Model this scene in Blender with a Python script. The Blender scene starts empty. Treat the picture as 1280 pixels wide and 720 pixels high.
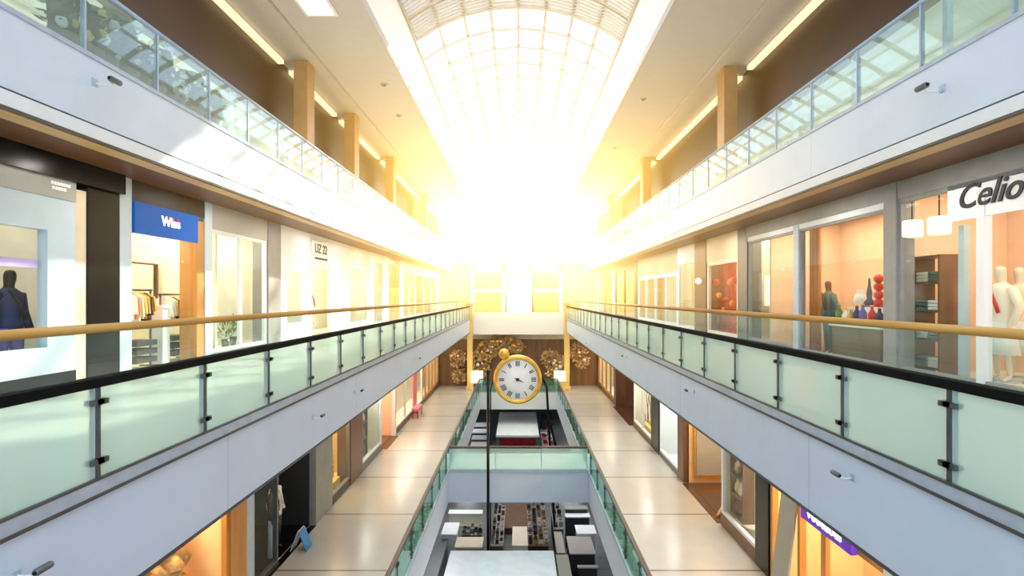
import bpy, bmesh, math, random
from mathutils import Vector, Matrix
R = random.Random(7)
C = bpy.context.scene.collection
SC = bpy.context.scene
CAMZ, F = 1.37, 680.0

# ------------------------------------------------------------------ materials
def mat(name, col, rough=0.5, metal=0.0, var=0.06, scale=3.0, emit=0.0, ecol=None, spec=0.5, coat=0.0):
    m = bpy.data.materials.new(name); m.use_nodes = True
    nt = m.node_tree; b = nt.nodes['Principled BSDF']
    b.inputs['Roughness'].default_value = rough
    b.inputs['Metallic'].default_value = metal
    b.inputs['Specular IOR Level'].default_value = spec
    b.inputs['Coat Weight'].default_value = coat
    tc = nt.nodes.new('ShaderNodeTexCoord'); n = nt.nodes.new('ShaderNodeTexNoise')
    n.inputs['Scale'].default_value = scale; n.inputs['Detail'].default_value = 3
    nt.links.new(tc.outputs['Object'], n.inputs['Vector'])
    r = nt.nodes.new('ShaderNodeValToRGB')
    lo = [max(0, c*(1-var)) for c in col]; hi = [min(1, c*(1+var)) for c in col]
    r.color_ramp.elements[0].position = .3; r.color_ramp.elements[1].position = .7
    r.color_ramp.elements[0].color = (*lo, 1); r.color_ramp.elements[1].color = (*hi, 1)
    nt.links.new(n.outputs['Fac'], r.inputs['Fac'])
    nt.links.new(r.outputs['Color'], b.inputs['Base Color'])
    if emit:
        b.inputs['Emission Color'].default_value = (*(ecol or col), 1)
        b.inputs['Emission Strength'].default_value = emit
    return m

def wood(name, c1, c2, rough=0.4, scale=(1, 12, 12)):
    m = mat(name, c1, rough); nt = m.node_tree
    ns = nt.nodes; n = [x for x in ns if x.type == 'TEX_NOISE'][0]; r = [x for x in ns if x.type == 'VALTORGB'][0]
    tc = [x for x in ns if x.type == 'TEX_COORD'][0]
    mp = ns.new('ShaderNodeMapping'); mp.inputs['Scale'].default_value = scale
    nt.links.new(tc.outputs['Object'], mp.inputs['Vector']); nt.links.new(mp.outputs['Vector'], n.inputs['Vector'])
    n.inputs['Scale'].default_value = 1.5
    r.color_ramp.elements[0].color = (*c1, 1); r.color_ramp.elements[1].color = (*c2, 1)
    return m

def glass(name, tint, refl=0.9, milk=0.0, milkcol=(.7, .85, .8), base=0.04, rough=0.02):
    m = bpy.data.materials.new(name); m.use_nodes = True
    nt = m.node_tree; ns = nt.nodes; ns.remove(ns['Principled BSDF'])
    out = ns['Material Output']
    t = ns.new('ShaderNodeBsdfTransparent'); t.inputs['Color'].default_value = (*tint, 1)
    g = ns.new('ShaderNodeBsdfGlossy'); g.inputs['Roughness'].default_value = rough
    lw = ns.new('ShaderNodeFresnel'); lw.inputs['IOR'].default_value = 1.45
    gm = ns.new('ShaderNodeNewGeometry'); ir = ns.new('ShaderNodeMapRange')      # same reflectance on both faces of the thin pane
    ir.inputs['To Min'].default_value = 1.45; ir.inputs['To Max'].default_value = 1/1.45
    nt.links.new(gm.outputs['Backfacing'], ir.inputs['Value']); nt.links.new(ir.outputs['Result'], lw.inputs['IOR'])
    mul = ns.new('ShaderNodeMath'); mul.operation = 'MULTIPLY'; mul.inputs[1].default_value = refl
    nt.links.new(lw.outputs['Fac'], mul.inputs[0])
    mx = ns.new('ShaderNodeMixShader'); nt.links.new(mul.outputs[0], mx.inputs['Fac'])
    src = t
    if milk:
        d = ns.new('ShaderNodeBsdfDiffuse'); d.inputs['Color'].default_value = (*milkcol, 1)
        m2 = ns.new('ShaderNodeMixShader'); m2.inputs['Fac'].default_value = milk
        nt.links.new(t.outputs[0], m2.inputs[1]); nt.links.new(d.outputs[0], m2.inputs[2]); src = m2
    nt.links.new(src.outputs[0], mx.inputs[1]); nt.links.new(g.outputs[0], mx.inputs[2])
    nt.links.new(mx.outputs[0], out.inputs['Surface'])
    return m

def lines_mat(name, col, line, axis, period, width, offset=0.0, rough=0.3, axis2=None, period2=1, width2=.01, spec=.5, coat=0):
    """plain surface with thin joint lines at regular steps along an axis (procedural)"""
    m = mat(name, col, rough, spec=spec, coat=coat, var=.035, scale=1.2); nt = m.node_tree; ns = nt.nodes
    b = ns['Principled BSDF']; r = [x for x in ns if x.type == 'VALTORGB'][0]
    g = ns.new('ShaderNodeNewGeometry'); sp = ns.new('ShaderNodeSeparateXYZ')
    nt.links.new(g.outputs['Position'], sp.inputs[0])
    def mask(ax, per, wid, off):
        a = ns.new('ShaderNodeMath'); a.operation = 'ADD'; a.inputs[1].default_value = -off + 1000*per
        nt.links.new(sp.outputs[ax], a.inputs[0])
        mo = ns.new('ShaderNodeMath'); mo.operation = 'MODULO'; mo.inputs[1].default_value = per
        nt.links.new(a.outputs[0], mo.inputs[0])
        lt = ns.new('ShaderNodeMath'); lt.operation = 'LESS_THAN'; lt.inputs[1].default_value = wid
        nt.links.new(mo.outputs[0], lt.inputs[0]); return lt
    k = mask(axis, period, width, offset)
    if axis2 is not None:
        k2 = mask(axis2, period2, width2, 0)
        mxm = ns.new('ShaderNodeMath'); mxm.operation = 'MAXIMUM'
        nt.links.new(k.outputs[0], mxm.inputs[0]); nt.links.new(k2.outputs[0], mxm.inputs[1]); k = mxm
    mx = ns.new('ShaderNodeMix'); mx.data_type = 'RGBA'
    nt.links.new(k.outputs[0], mx.inputs[0]); nt.links.new(r.outputs['Color'], mx.inputs[6])
    mx.inputs[7].default_value = (*line, 1)
    nt.links.new(mx.outputs[2], b.inputs['Base Color'])
    return m

M = {}
M['white'] = mat('white_plaster', (.82, .84, .87), .55, var=.02)
M['fascia'] = lines_mat('white_fascia_panels', (.66, .735, .86), (.45, .48, .52), 'Y', 4.6, .012, 1.2, .35)
M['fascia_mid'] = lines_mat('pale_blue_white_fascia', (.64, .75, .92), (.42, .46, .52), 'Y', 4.6, .012, 1.2, .4)
M['cap_black'] = mat('black_rail_cap', (.006, .006, .007), .8, spec=.1)
M['dark_header'] = wood('dark_brown_header', (.025, .014, .008), (.045, .026, .014), .5, (3, 3, .6))
M['void_white'] = mat('void_side_plaster', (.60, .67, .80), .5, var=.02)
M['ceiling'] = mat('warm_white_ceiling', (.58, .56, .55), .7, var=.02)
M['cove'] = mat('bright_white_cove', (.93, .93, .92), .6, var=.01)
M['steel'] = mat('brushed_steel', (.44, .52, .62), .4, .1, .08, 8)
M['steel_dark'] = mat('dark_steel', (.10, .11, .12), .35, .6)
M['black'] = mat('black_gloss', (.004, .004, .005), .25, 0, .2, 4, spec=.25)
M['black_matt'] = mat('black_matt', (.02, .02, .022), .6)
M['grey'] = mat('grey_stone', (.27, .27, .265), .5, var=.1)
M['grey_dark'] = mat('dark_grey_metal', (.13, .14, .15), .35, .3)
M['pale_blue'] = mat('pale_blue_panel', (.50, .61, .68), .35, var=.03)
M['pale_green'] = mat('pale_grey_green_panel', (.36, .37, .33), .4, var=.04)
M['beige'] = mat('beige_panel', (.72, .60, .44), .5)
M['cream'] = mat('cream_panel', (.85, .78, .64), .55)
M['warm'] = mat('warm_peach_wall', (.88, .60, .40), .6, var=.05)
M['orange'] = mat('orange_wall', (.86, .56, .28), .5)
M['soffit'] = wood('dark_wood_soffit', (.085, .032, .010), (.13, .052, .016), .4, (12, .6, 12))
M['soffit_edge'] = wood('light_wood_edge', (.42, .26, .11), (.52, .34, .16), .4, (12, .6, 12))
M['handrail'] = wood('honey_wood_handrail', (.55, .26, .05), (.68, .36, .09), .3, (12, .8, 12))
M['brown_wall'] = wood('brown_wood_wall', (.042, .016, .006), (.068, .027, .010), .35, (6, .5, 1))
M['stone_column'] = mat('tan_stone_column', (.46, .27, .13), .4, var=.1, scale=2)
M['brown'] = wood('brown_wood', (.13, .06, .03), (.2, .1, .05), .4, (3, 3, .6))
M['void_rail'] = wood('dark_brown_rail', (.07, .05, .04), (.11, .08, .06), .4, (3, .5, 3))
M['walnut'] = wood('amber_wood', (.42, .18, .04), (.55, .26, .07), .4, (4, 4, .5))
M['gold'] = mat('gold', (.85, .52, .10), .28, .75, .12, 6)
M['gilt_column'] = mat('gilded_plaster', (.86, .60, .20), .4, .1, .08)
M['bronze'] = mat('bronze_leaf', (.74, .48, .24), .4, .3, .4, 8)
M['marble'] = lines_mat('pale_stone_floor', (.46, .43, .40), (.22, .19, .17), 'Y', 3.05, .075, 11.75, .22, spec=.5)
M['floor_mid'] = lines_mat('cream_floor_tiles', (.66, .65, .58), (.42, .42, .38), 'Y', 1.2, .012, .2, .28, 'X', 1.2, .012)
M['floor_dark'] = lines_mat('dark_floor_tiles', (.20, .20, .21), (.06, .06, .06), 'Y', .9, .02, .2, .2, 'X', .9, .02)
M['floor_brown'] = mat('dark_brown_floor', (.10, .05, .03), .25)
M['endwood'] = wood('end_wall_wood', (.17, .08, .03), (.26, .13, .055), .45, (3, 3, .3))
M['glass'] = glass('clear_shop_glass', (.95, .98, .97), .38)
M['glass_rail'] = glass('green_balustrade_glass', (.84, .97, .93), .55, .40, (.82, .97, .91))
M['glass_up'] = glass('upper_balustrade_glass', (.84, .95, .94), 1.0, .12, (.70, .86, .86))
M['glass_high'] = glass('clear_upper_glass', (.90, .95, .94), .55, .03)
M['glass_void'] = glass('teal_balustrade_glass', (.55, .85, .80), .9, .14, (.4, .68, .62))
M['glass_edge'] = mat('dark_green_glass_edge', (.05, .12, .11), .2)
M['sky_glass'] = glass('skylight_glass', (.97, .98, .98), .3)
M['rib'] = mat('skylight_rib', (.52, .49, .45), .5)
M['louver'] = mat('skylight_louver', (.50, .46, .40), .5)
M['strip'] = mat('light_strip_tube', (1, .86, .62), .5, emit=1.2, ecol=(1, .74, .42))
M['lampglow'] = mat('lamp_shade_glow', (1, .9, .75), .5, emit=.9, ecol=(1, .84, .62))
M['panel_light'] = mat('ceiling_panel_light', (1, 1, .95), .5, emit=1.1, ecol=(1, .97, .9))
M['blue_sign'] = mat('blue_sign_face', (.0, .085, .40), .5, spec=.2, emit=.22, ecol=(.0, .16, .62))
M['purple_sign'] = mat('purple_sign_face', (.09, .02, .42), .4, emit=.35, ecol=(.12, .02, .6))
M['violet'] = mat('violet_band', (.42, .35, .62), .5)
M['white_emit'] = mat('lit_white_letter', (1, 1, 1), .5, emit=1.2, ecol=(1, 1, 1))
M['white_card'] = mat('white_sign_panel', (.86, .88, .88), .5, emit=.15, ecol=(1, 1, 1))
M['ink'] = mat('black_ink', (.02, .02, .03), .5)
M['red'] = mat('red_fabric', (.60, .02, .02), .5, var=.2)
M['red_glow'] = mat('red_backdrop', (.45, .008, .008), .5, emit=.08, ecol=(1, .02, .02), var=.5, scale=4)
M['orange_fab'] = mat('orange_fabric', (.85, .28, .04), .7)
M['yellow_fab'] = mat('yellow_fabric', (.85, .60, .15), .7)
M['rust'] = mat('rust_fabric', (.45, .13, .03), .8)
M['dark_red'] = mat('dark_red_shell', (.14, .015, .02), .5)
M['navy'] = mat('navy_fabric', (.03, .04, .12), .7)
M['purple_fab'] = mat('purple_fabric', (.17, .10, .38), .7)
M['white_fab'] = mat('white_fabric', (.82, .80, .76), .8)
M['cream_fab'] = mat('cream_fabric', (.86, .76, .60), .8)
M['teal_fab'] = mat('teal_fabric', (.05, .14, .14), .7)
M['blue_fab'] = mat('blue_panel', (.04, .22, .50), .5)
M['pink'] = mat('pink_panel', (.85, .20, .25), .5)
M['skin'] = mat('mannequin_shell', (.82, .66, .50), .4)
M['leaf'] = mat('leaf_green', (.10, .20, .06), .6, var=.4, scale=10)
M['rockgold'] = mat('golden_rock', (.62, .36, .13), .95, var=.55, scale=6)
M['leaf_dark'] = mat('dark_foliage', (.07, .08, .035), .7, var=.5, scale=12)
M['dial'] = mat('white_dial', (.86, .88, .92), .4, emit=.1, ecol=(.9, .95, 1))
M['canopy'] = mat('white_canopy', (.84, .87, .92), .5)
M['taupe'] = mat('taupe_top', (.40, .36, .33), .5, var=.1)
M['yellow_glow'] = mat('yellow_lit_panel', (.9, .62, .12), .5, emit=.5, ecol=(1, .68, .1))
M['amber_lit'] = mat('amber_lit_panel', (.8, .42, .1), .5, emit=.35, ecol=(1, .5, .12))
M['taupe_curtain'] = wood('beige_drape', (.50, .38, .24), (.74, .62, .44), .8, (3, 3, .1))

# ------------------------------------------------------------------ mesh building
ORG = {}
class MB:
    def __init__(s): s.v = []; s.f = []; s.sm = []
    def add(s, vs, fs, smooth=False):
        o = len(s.v); s.v += [tuple(v) for v in vs]
        for f in fs: s.f.append([o+i for i in f]); s.sm.append(smooth)
        return s
    def box(s, x0, x1, y0, y1, z0, z1):
        if x0 > x1: x0, x1 = x1, x0
        if y0 > y1: y0, y1 = y1, y0
        if z0 > z1: z0, z1 = z1, z0
        v = [(x0,y0,z0),(x1,y0,z0),(x1,y1,z0),(x0,y1,z0),(x0,y0,z1),(x1,y0,z1),(x1,y1,z1),(x0,y1,z1)]
        return s.add(v, [(0,3,2,1),(4,5,6,7),(0,1,5,4),(1,2,6,5),(2,3,7,6),(3,0,4,7)])
    def tube(s, pts, r, n=8, caps=True):
        pts = [Vector(p) for p in pts]; rr = r if isinstance(r, (list, tuple)) else [r]*len(pts)
        rings = []; up = None
        for i, p in enumerate(pts):
            d = (pts[min(i+1, len(pts)-1)] - pts[max(i-1, 0)]).normalized()
            if up is None: up = Vector((0,0,1)) if abs(d.z) < .9 else Vector((1,0,0))
            a = d.cross(up).normalized(); b = a.cross(d).normalized(); up = b
            rings.append([p + (a*math.cos(2*math.pi*k/n) + b*math.sin(2*math.pi*k/n))*rr[i] for k in range(n)])
        vs = [v for g in rings for v in g]; fs = []
        for i in range(len(pts)-1):
            for k in range(n):
                fs.append((i*n+k, i*n+(k+1)%n, (i+1)*n+(k+1)%n, (i+1)*n+k))
        if caps:
            fs.append(tuple(range(n-1, -1, -1))); fs.append(tuple((len(pts)-1)*n+k for k in range(n)))
        return s.add(vs, fs, True)
    def lathe(s, prof, c, n=16, axis='z', sx=1, sy=1):
        vs = []; fs = []
        for (r, h) in prof:
            for k in range(n):
                a = 2*math.pi*k/n; u, w = r*math.cos(a)*sx, r*math.sin(a)*sy
                vs.append((c[0]+u, c[1]+w, c[2]+h) if axis == 'z' else (c[0]+u, c[1]+h, c[2]+w))
        for i in range(len(prof)-1):
            for k in range(n):
                q = (i*n+k, i*n+(k+1)%n, (i+1)*n+(k+1)%n, (i+1)*n+k)
                fs.append(q if axis == 'z' else q[::-1])
        fs.append(tuple(range(n-1,-1,-1)) if axis == 'z' else tuple(range(n)))
        t = tuple((len(prof)-1)*n+k for k in range(n)); fs.append(t if axis == 'z' else t[::-1])
        return s.add(vs, fs, True)
    def ball(s, c, r, n=10, sx=1, sy=1, sz=1, jit=0):
        prof = []
        m = max(4, n//2)
        vs = []; fs = []
        vs.append((c[0], c[1], c[2]-r*sz))
        for i in range(1, m):
            t = -math.pi/2 + math.pi*i/m
            for k in range(n):
                a = 2*math.pi*k/n; q = r*(1+R.uniform(-jit, jit))
                vs.append((c[0]+q*sx*math.cos(t)*math.cos(a), c[1]+q*sy*math.cos(t)*math.sin(a), c[2]+q*sz*math.sin(t)))
        vs.append((c[0], c[1], c[2]+r*sz)); L = len(vs)-1
        for k in range(n):
            fs.append((0, 1+(k+1)%n, 1+k)); fs.append((L, L-n+k, L-n+(k+1)%n))
        for i in range(m-2):
            for k in range(n):
                a = 1+i*n
                fs.append((a+k, a+(k+1)%n, a+n+(k+1)%n, a+n+k))
        return s.add(vs, fs, jit == 0)
    def prism(s, pts, axis, a, b):
        """2D polygon extruded along an axis: 'y' takes (x,z), 'x' takes (y,z), 'z' takes (x,y)"""
        def mk(p, t): return {'y': (p[0], t, p[1]), 'x': (t, p[0], p[1]), 'z': (p[0], p[1], t)}[axis]
        n = len(pts); vs = [mk(p, a) for p in pts] + [mk(p, b) for p in pts]
        fs = [tuple(range(n)), tuple(range(2*n-1, n-1, -1))] + [(i, i+n, (i+1)%n+n, (i+1)%n) for i in range(n)]
        return s.add(vs, fs)
    def build(s, name, m, parent=None, org=None, bevel=0):
        if parent is not None: org = ORG[parent.name]
        elif org is None:
            xs = [v[0] for v in s.v]; ys = [v[1] for v in s.v]; zs = [v[2] for v in s.v]
            org = ((min(xs)+max(xs))/2, (min(ys)+max(ys))/2, min(zs))
        me = bpy.data.meshes.new(name)
        me.from_pydata([(v[0]-org[0], v[1]-org[1], v[2]-org[2]) for v in s.v], [], s.f)
        bm = bmesh.new(); bm.from_mesh(me); bmesh.ops.recalc_face_normals(bm, faces=bm.faces); bm.to_mesh(me); bm.free()
        for p, sm in zip(me.polygons, s.sm): p.use_smooth = sm
        me.materials.append(m)
        o = bpy.data.objects.new(name, me); C.objects.link(o)
        if parent is not None: o.parent = parent
        else: o.location = org
        ORG[o.name] = org
        if bevel:
            b = o.modifiers.new('edge', 'BEVEL'); b.width = bevel; b.segments = 2; b.limit_method = 'ANGLE'
        return o

def tag(o, label=None, cat=None, group=None, kind=None):
    if label: o['label'] = label
    if cat: o['category'] = cat
    if group: o['group'] = group
    if kind: o['kind'] = kind
    return o
def thing(name, label, cat, org=(0,0,0), group=None, kind=None):
    o = bpy.data.objects.new(name, None); C.objects.link(o); o.location = org; o.empty_display_size = .1
    ORG[o.name] = tuple(org); return tag(o, label, cat, group, kind)
def struct(name, mb, m, bevel=0):
    o = mb.build(name, m, bevel=bevel); o['kind'] = 'structure'; return o
KIDS = {}
def copy_tree(o, loc=None, rz=None, label=None, group=None, mats=None, parent=None):
    c = o.copy(); C.objects.link(c)
    if parent is not None: c.parent = parent
    if loc is not None: c.location = loc
    if rz is not None: c.rotation_euler = (0, 0, rz)
    if label: c['label'] = label
    if group: c['group'] = group
    if mats and c.type == 'MESH' and o.name.split('.')[0] in mats:
        c.data = c.data.copy(); c.data.materials.clear(); c.data.materials.append(mats[o.name.split('.')[0]])
    for ch in [x for x in bpy.data.objects if x.parent == o]:
        copy_tree(ch, mats=mats, parent=c)
    return c
def D(px, X): return F*X/abs(px-648.0)                # depth at which the row plane X meets an image column
def Z(py, y): return CAMZ + (371.0-py)/F*y
def text(name, body, size, loc, side, m, parent, shear=0.0, depth=.012, align='CENTER', rot=None):
    cu = bpy.data.curves.new(name, 'FONT'); cu.body = body; cu.size = size; cu.extrude = depth; cu.shear = shear; cu.offset = .010*size
    cu.align_x = align; cu.align_y = 'CENTER'; cu.materials.append(m)
    tmp = bpy.data.objects.new(name, cu); C.objects.link(tmp)
    bpy.context.view_layer.update()
    me = bpy.data.meshes.new_from_object(tmp.evaluated_get(bpy.context.evaluated_depsgraph_get()))
    bpy.data.objects.remove(tmp); me.materials.clear(); me.materials.append(m)
    for p in me.polygons: p.material_index = 0
    o = bpy.data.objects.new(name, me); C.objects.link(o); o.parent = parent
    g = ORG[parent.name]; o.location = (loc[0]-g[0], loc[1]-g[1], loc[2]-g[2])
    o.rotation_euler = rot or (math.pi/2, 0, -math.pi/2*side); ORG[o.name] = g
    return o

# ------------------------------------------------------------------ main dimensions
YB, YE = -7.0, 46.5            # hall from behind the viewer to the far end
YM = 35.2                      # where the middle galleries meet the far bridge
XA, XU, XS, XL, XV = 3.1, 5.6, 6.8, 5.3, 2.4
ZM, ZU, ZC, ZK, ZL, ZB = 0.0, 4.56, 8.2, 10.2, -4.56, -9.1
SOF = 3.43

# ------------------------------------------------------------------ setting: floors, fascias, ceilings
for s, nm in ((-1, 'left'), (1, 'right')):
    struct('floor_middle_'+nm, MB().box(s*(XA+.02), s*11, YB, YE, -.905, -.02), M['floor_mid'])
    struct('wall_%s_middle_fascia' % nm, MB().box(s*XA, s*(XA+.018), YB, YM, -.90, -.10), M['fascia_mid'])
    struct('trim_%s_middle_channel' % nm, MB().box(s*(XA-.02), s*(XA+.03), YB, YM, -.075, -.005)
           .box(s*(XA-.018), s*(XA+.06), YB, YM, -.005, .02), M['steel'])
    struct('trim_%s_middle_shadow_gap' % nm, MB().box(s*(XA-.03), s*(XA+.01), YB, YM, -.10, -.075).box(s*(XA-.022), s*(XA+.01), YB, YM, .02, .04)
           .box(s*(XA-.012), s*(XA+.01), YB, YM, -.93, -.905), M['steel_dark'])
    # upper gallery
    struct('floor_upper_'+nm, MB().box(s*(XU+.04), s*11, YB, YE, SOF+.03, ZU-.02), M['floor_mid'])
    struct('wall_%s_upper_fascia' % nm, MB().box(s*XU, s*(XU+.03), YB, YE-1, 3.655, ZU-.06), M['fascia'])
    struct('trim_%s_upper_lip' % nm, MB().box(s*(XU-.02), s*(XU+.03), YB, YE-1, 3.455, 3.625), M['white'])
    struct('trim_%s_upper_groove' % nm, MB().box(s*(XU+.02), s*(XU+.035), YB, YE-1, 3.62, 3.66)
           .box(s*(XU-.01), s*(XU+.05), YB, YE-1, 3.425, 3.456), M['steel_dark'])
    struct('trim_%s_upper_channel' % nm, MB().box(s*(XU-.02), s*(XU+.06), YB, YE-1, ZU-.06, ZU+.0), M['steel'])
    struct('trim_%s_soffit_edge' % nm, MB().box(s*(XU+.03), s*(XU+.30), YB, YE, SOF-.02, SOF+.03), M['soffit_edge'])
    struct('ceiling_middle_'+nm, MB().box(s*(XU+.30), s*(XS+.3), YB, YE, SOF+.0, SOF+.04), M['soffit'])
    # top ceiling and cove
    struct('ceiling_upper_'+nm, MB().box(s*3.6, s*5.7, YB, YE, ZC, ZC+.2), M['ceiling'])
    struct('ceiling_upper_outer_'+nm, MB().box(s*5.74, s*11, YB, YE, ZC-.07, ZC+.2), M['ceiling'])
    struct('wall_%s_cove' % nm, MB().box(s*3.6, s*3.75, YB, YE, ZC+.2, ZK-.02), M['cove'])
    struct('trim_%s_cove_edge' % nm, MB().box(s*3.52, s*3.75, YB, YE, ZK-.02, ZK+.12), M['rib'])
    # lower gallery
    struct('floor_lower_'+nm, MB().box(s*(XV+.02), s*11, YB, 34, ZL-1.1, ZL), M['marble'])
    struct('wall_%s_lower_fascia' % nm, MB().box(s*XV, s*(XV+.02), YB, 34, ZL-1.12, ZL-.08), M['void_white'])
    struct('trim_%s_lower_channel' % nm, MB().box(s*(XV-.03), s*(XV+.08), YB, 34, ZL-.08, ZL+.03), M['steel'])
    struct('wall_%s_outer' % nm, MB().box(s*11, s*11.2, YB, YE, ZB, ZC+.2), M['white'])
    struct('wall_%s_basement' % nm, MB().box(s*6, s*6.2, YB, YE, ZB, ZL-1.1), M['grey_dark'])
    # brown upper wall over the shops of the top gallery
    struct('wall_%s_upper_brown' % nm, MB().box(s*6.83, s*7.0, YB, YE, 6.28, ZC-.07), M['brown_wall'])
struct('floor_basement', MB().box(-6, 6, YB, YE, ZB-.2, ZB), M['floor_dark'])
struct('floor_lower_far', MB().box(-11, 11, 34.02, YE, ZL-1.1, ZL), M['marble'])
struct('wall_far_lower_fascia', MB().box(-XV, XV, 33.97, 34.02, ZL-1.1, ZL-.05), M['white'])
# cross bridge over the void
struct('floor_bridge', MB().box(-XV, XV, 18.66, 20.6, ZL-1.0, ZL), M['canopy'])
struct('wall_bridge_fascia', MB().box(-XV, XV, 18.6, 18.66, ZL-1.1, ZL-.08), M['void_white'])
struct('trim_bridge_channel', MB().box(-XV+.03, XV-.03, 18.55, 18.66, ZL-.08, ZL+.03), M['steel'])
# far end of the hall
struct('floor_middle_far', MB().box(-XA-.02, XA+.02, YM+.2, YE, -.9, -.02), M['floor_mid'])
struct('wall_far_parapet', MB().box(-XA, XA, YM, YM+.2, -1.07, .36), M['cove'])
struct('wall_far_lower', MB().box(-11, 11, 36.4, 36.6, ZL, -.9), M['endwood'])
struct('trim_far_lower_beam', MB().box(-XL, XL, 36.2, 36.4, -1.45, -.95), M['beige'])
struct('wall_far_middle_fascia', MB().box(-XU, XU, 45.2, 45.5, 4.15, ZU+.5), M['cove'])
struct('trim_far_middle_edge', MB().box(-XU, XU, 45.15, 45.5, 4.05, 4.15), M['soffit_edge'])
struct('ceiling_middle_far', MB().box(-XU, XU, 45.5, YE, 4.05, 4.15), M['soffit'])
struct('wall_far_upper', MB().box(-11, 11, YE, YE+.2, 4.1, ZC), M['cream'])
struct('wall_far_upper_gable', MB().box(-11, -3.6, YE, YE+.2, ZC, 12).box(3.6, 11, YE, YE+.2, ZC, 12), M['white'])
struct('wall_far_basement', MB().box(-6, 6, YE, YE+.2, ZB, ZL), M['grey_dark'])
struct('wall_near_end', MB().box(-11, 11, YB-.2, YB, ZB, -.5).box(-11, 11, YB-.2, YB, ZC-.2, ZC+.4), M['white'])

# ------------------------------------------------------------------ vaulted skylight
RV, ZV0 = 6.0, ZK+.1-4.8
AV = math.asin(3.6/RV)
def arc(n=18, r=RV): return [(r*math.sin(-AV+2*AV*i/n), ZV0+r*math.cos(-AV+2*AV*i/n)) for i in range(n+1)]
def arch_bar(mb, y, w, h, n=18):
    o, i = arc(n, RV+h/2), arc(n, RV-h/2); vs = []; fs = []
    for k in range(n+1):
        vs += [(o[k][0], y-w/2, o[k][1]), (o[k][0], y+w/2, o[k][1]), (i[k][0], y+w/2, i[k][1]), (i[k][0], y-w/2, i[k][1])]
    for k in range(n):
        a = 4*k
        for j in range(4): fs.append((a+j, a+(j+1)%4, a+4+(j+1)%4, a+4+j))
    mb.add(vs, fs)
sky = thing('window_1', None, None, (0, 20, ZK), kind='structure')
mb = MB(); pts = arc(24, RV+.06)
mb.add([(x, YB, z) for x, z in pts]+[(x, YE, z) for x, z in pts], [(i, i+1, i+26, i+25) for i in range(24)], True)
mb.build('glass_vault', M['sky_glass'], sky)
mb = MB(); y = 18.95
ys = [18.95+1.52*k for k in range(-17, 19) if YB < 18.95+1.52*k < YE]
for yy in ys: arch_bar(mb, yy, .15, .12)
mb.build('arched_rib', M['rib'], sky)
mb = MB()
for k in range(1, 8):
    a = -AV+2*AV*k/8; x, z = RV*math.sin(a), ZV0+RV*math.cos(a)
    mb.box(x-.05, x+.05, YB, YE, z-.04, z+.04)
mb.build('long_bar', M['rib'], sky)
mb = MB(); yy = 18.75
while yy > YB: arch_bar(mb, yy, .06, .14, 14); yy -= .2
mb.build('louver', M['louver'], sky)
gab = thing('window_2', None, None, (0, YE, ZC), kind='structure')
MB().prism([(-3.6, ZC)]+[(x, z) for x, z in arc()]+[(3.6, ZC)], 'y', YE+.08, YE+.1).build('glass_pane', M['sky_glass'], gab)
mb = MB(); arch_bar(mb, YE-.05, .1, .18)
for x in (-2.4, -1.2, 0, 1.2, 2.4): mb.box(x-.03, x+.03, YE-.02, YE+.06, ZC, ZV0+math.sqrt(RV*RV-x*x))
for z in (ZC+.05, ZK): mb.box(-3.6, 3.6, YE-.02, YE+.06, z-.05, z+.05)
mb.build('window_frame', M['cream'], gab)

# ------------------------------------------------------------------ balustrades
def balustrade(label, s, X, y0, step, n, zf, h, gm, group, clamps=0, cap='dark', hand=None, post=.03):
    t = thing('balustrade', label, 'balustrade', (s*X, y0, zf), group)
    y1 = y0+step*n
    for k in range(n):
        a, b = y0+k*step, y0+(k+1)*step
        g = MB().box(s*X, s*(X+.015), a+.022, b-.022, zf+.03, zf+h-.03).build('glass_panel', gm, t)
        if k < clamps:
            for yy in (a+.022, b-.022):
                for zz in (.16, h-.16):
                    MB().box(s*(X-.028), s*(X+.04), yy-.055, yy+.055, zf+zz-.02, zf+zz+.02).build('clamp', M['steel_dark'], g)
    for k in range(n+1):
        a = y0+k*step
        MB().box(s*(X-.012), s*(X+.05), a-post/2, a+post/2, zf+.02, zf+h-.02).build('post', M['steel_dark'] if cap == 'dark' else M['steel'] if cap == 'steel' else M['glass_edge'], t)
    if cap == 'dark':
        MB().box(s*(X-.03), s*(X+.075), y0, y1, zf+h-.05, zf+h+.02).build('cap_rail', M['cap_black'], t, bevel=.006)
    elif cap == 'steel':
        MB().tube([(s*(X+.01), y0, zf+h+.01), (s*(X+.01), y1, zf+h+.01)], .035, 10).build('cap_rail', M['steel'], t)
    else:
        MB().box(s*(X-.03), s*(X+.06), y0, y1, zf+h-.02, zf+h+.05).build('cap_rail', M['void_rail'], t, bevel=.015)
    if hand:
        MB().box(s*(X+.03), s*(X+.04), y0, y1, zf+h+.025, zf+hand-.02).build('upper_glass', M['glass_high'], t)
        MB().tube([(s*(X+.035), y0, zf+hand), (s*(X+.035), y1, zf+hand)], .034, 12).build('handrail', M['handrail'], t)
    return t
balustrade('green glass balustrade with honey wood handrail along the left middle gallery', -1, XA+.0, 4.008-1.37*3, 1.37, 26, .0, .755, M['glass_rail'], 'gallery balustrades', 16, 'dark', 1.135)
balustrade('green glass balustrade with honey wood handrail along the right middle gallery', 1, XA+.0, 3.91-1.29*3, 1.29, 27, .0, .755, M['glass_rail'], 'gallery balustrades', 16, 'dark', 1.135)
balustrade('steel capped glass balustrade of the left top gallery', -1, XU+.02, 7.05-1.42*4, 1.42, 31, ZU, .92, M['glass_up'], 'gallery balustrades', 0, 'steel')
balustrade('steel capped glass balustrade of the right top gallery', 1, XU+.02, 7.6-1.42*4, 1.42, 31, ZU, .92, M['glass_up'], 'gallery balustrades', 0, 'steel')
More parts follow.
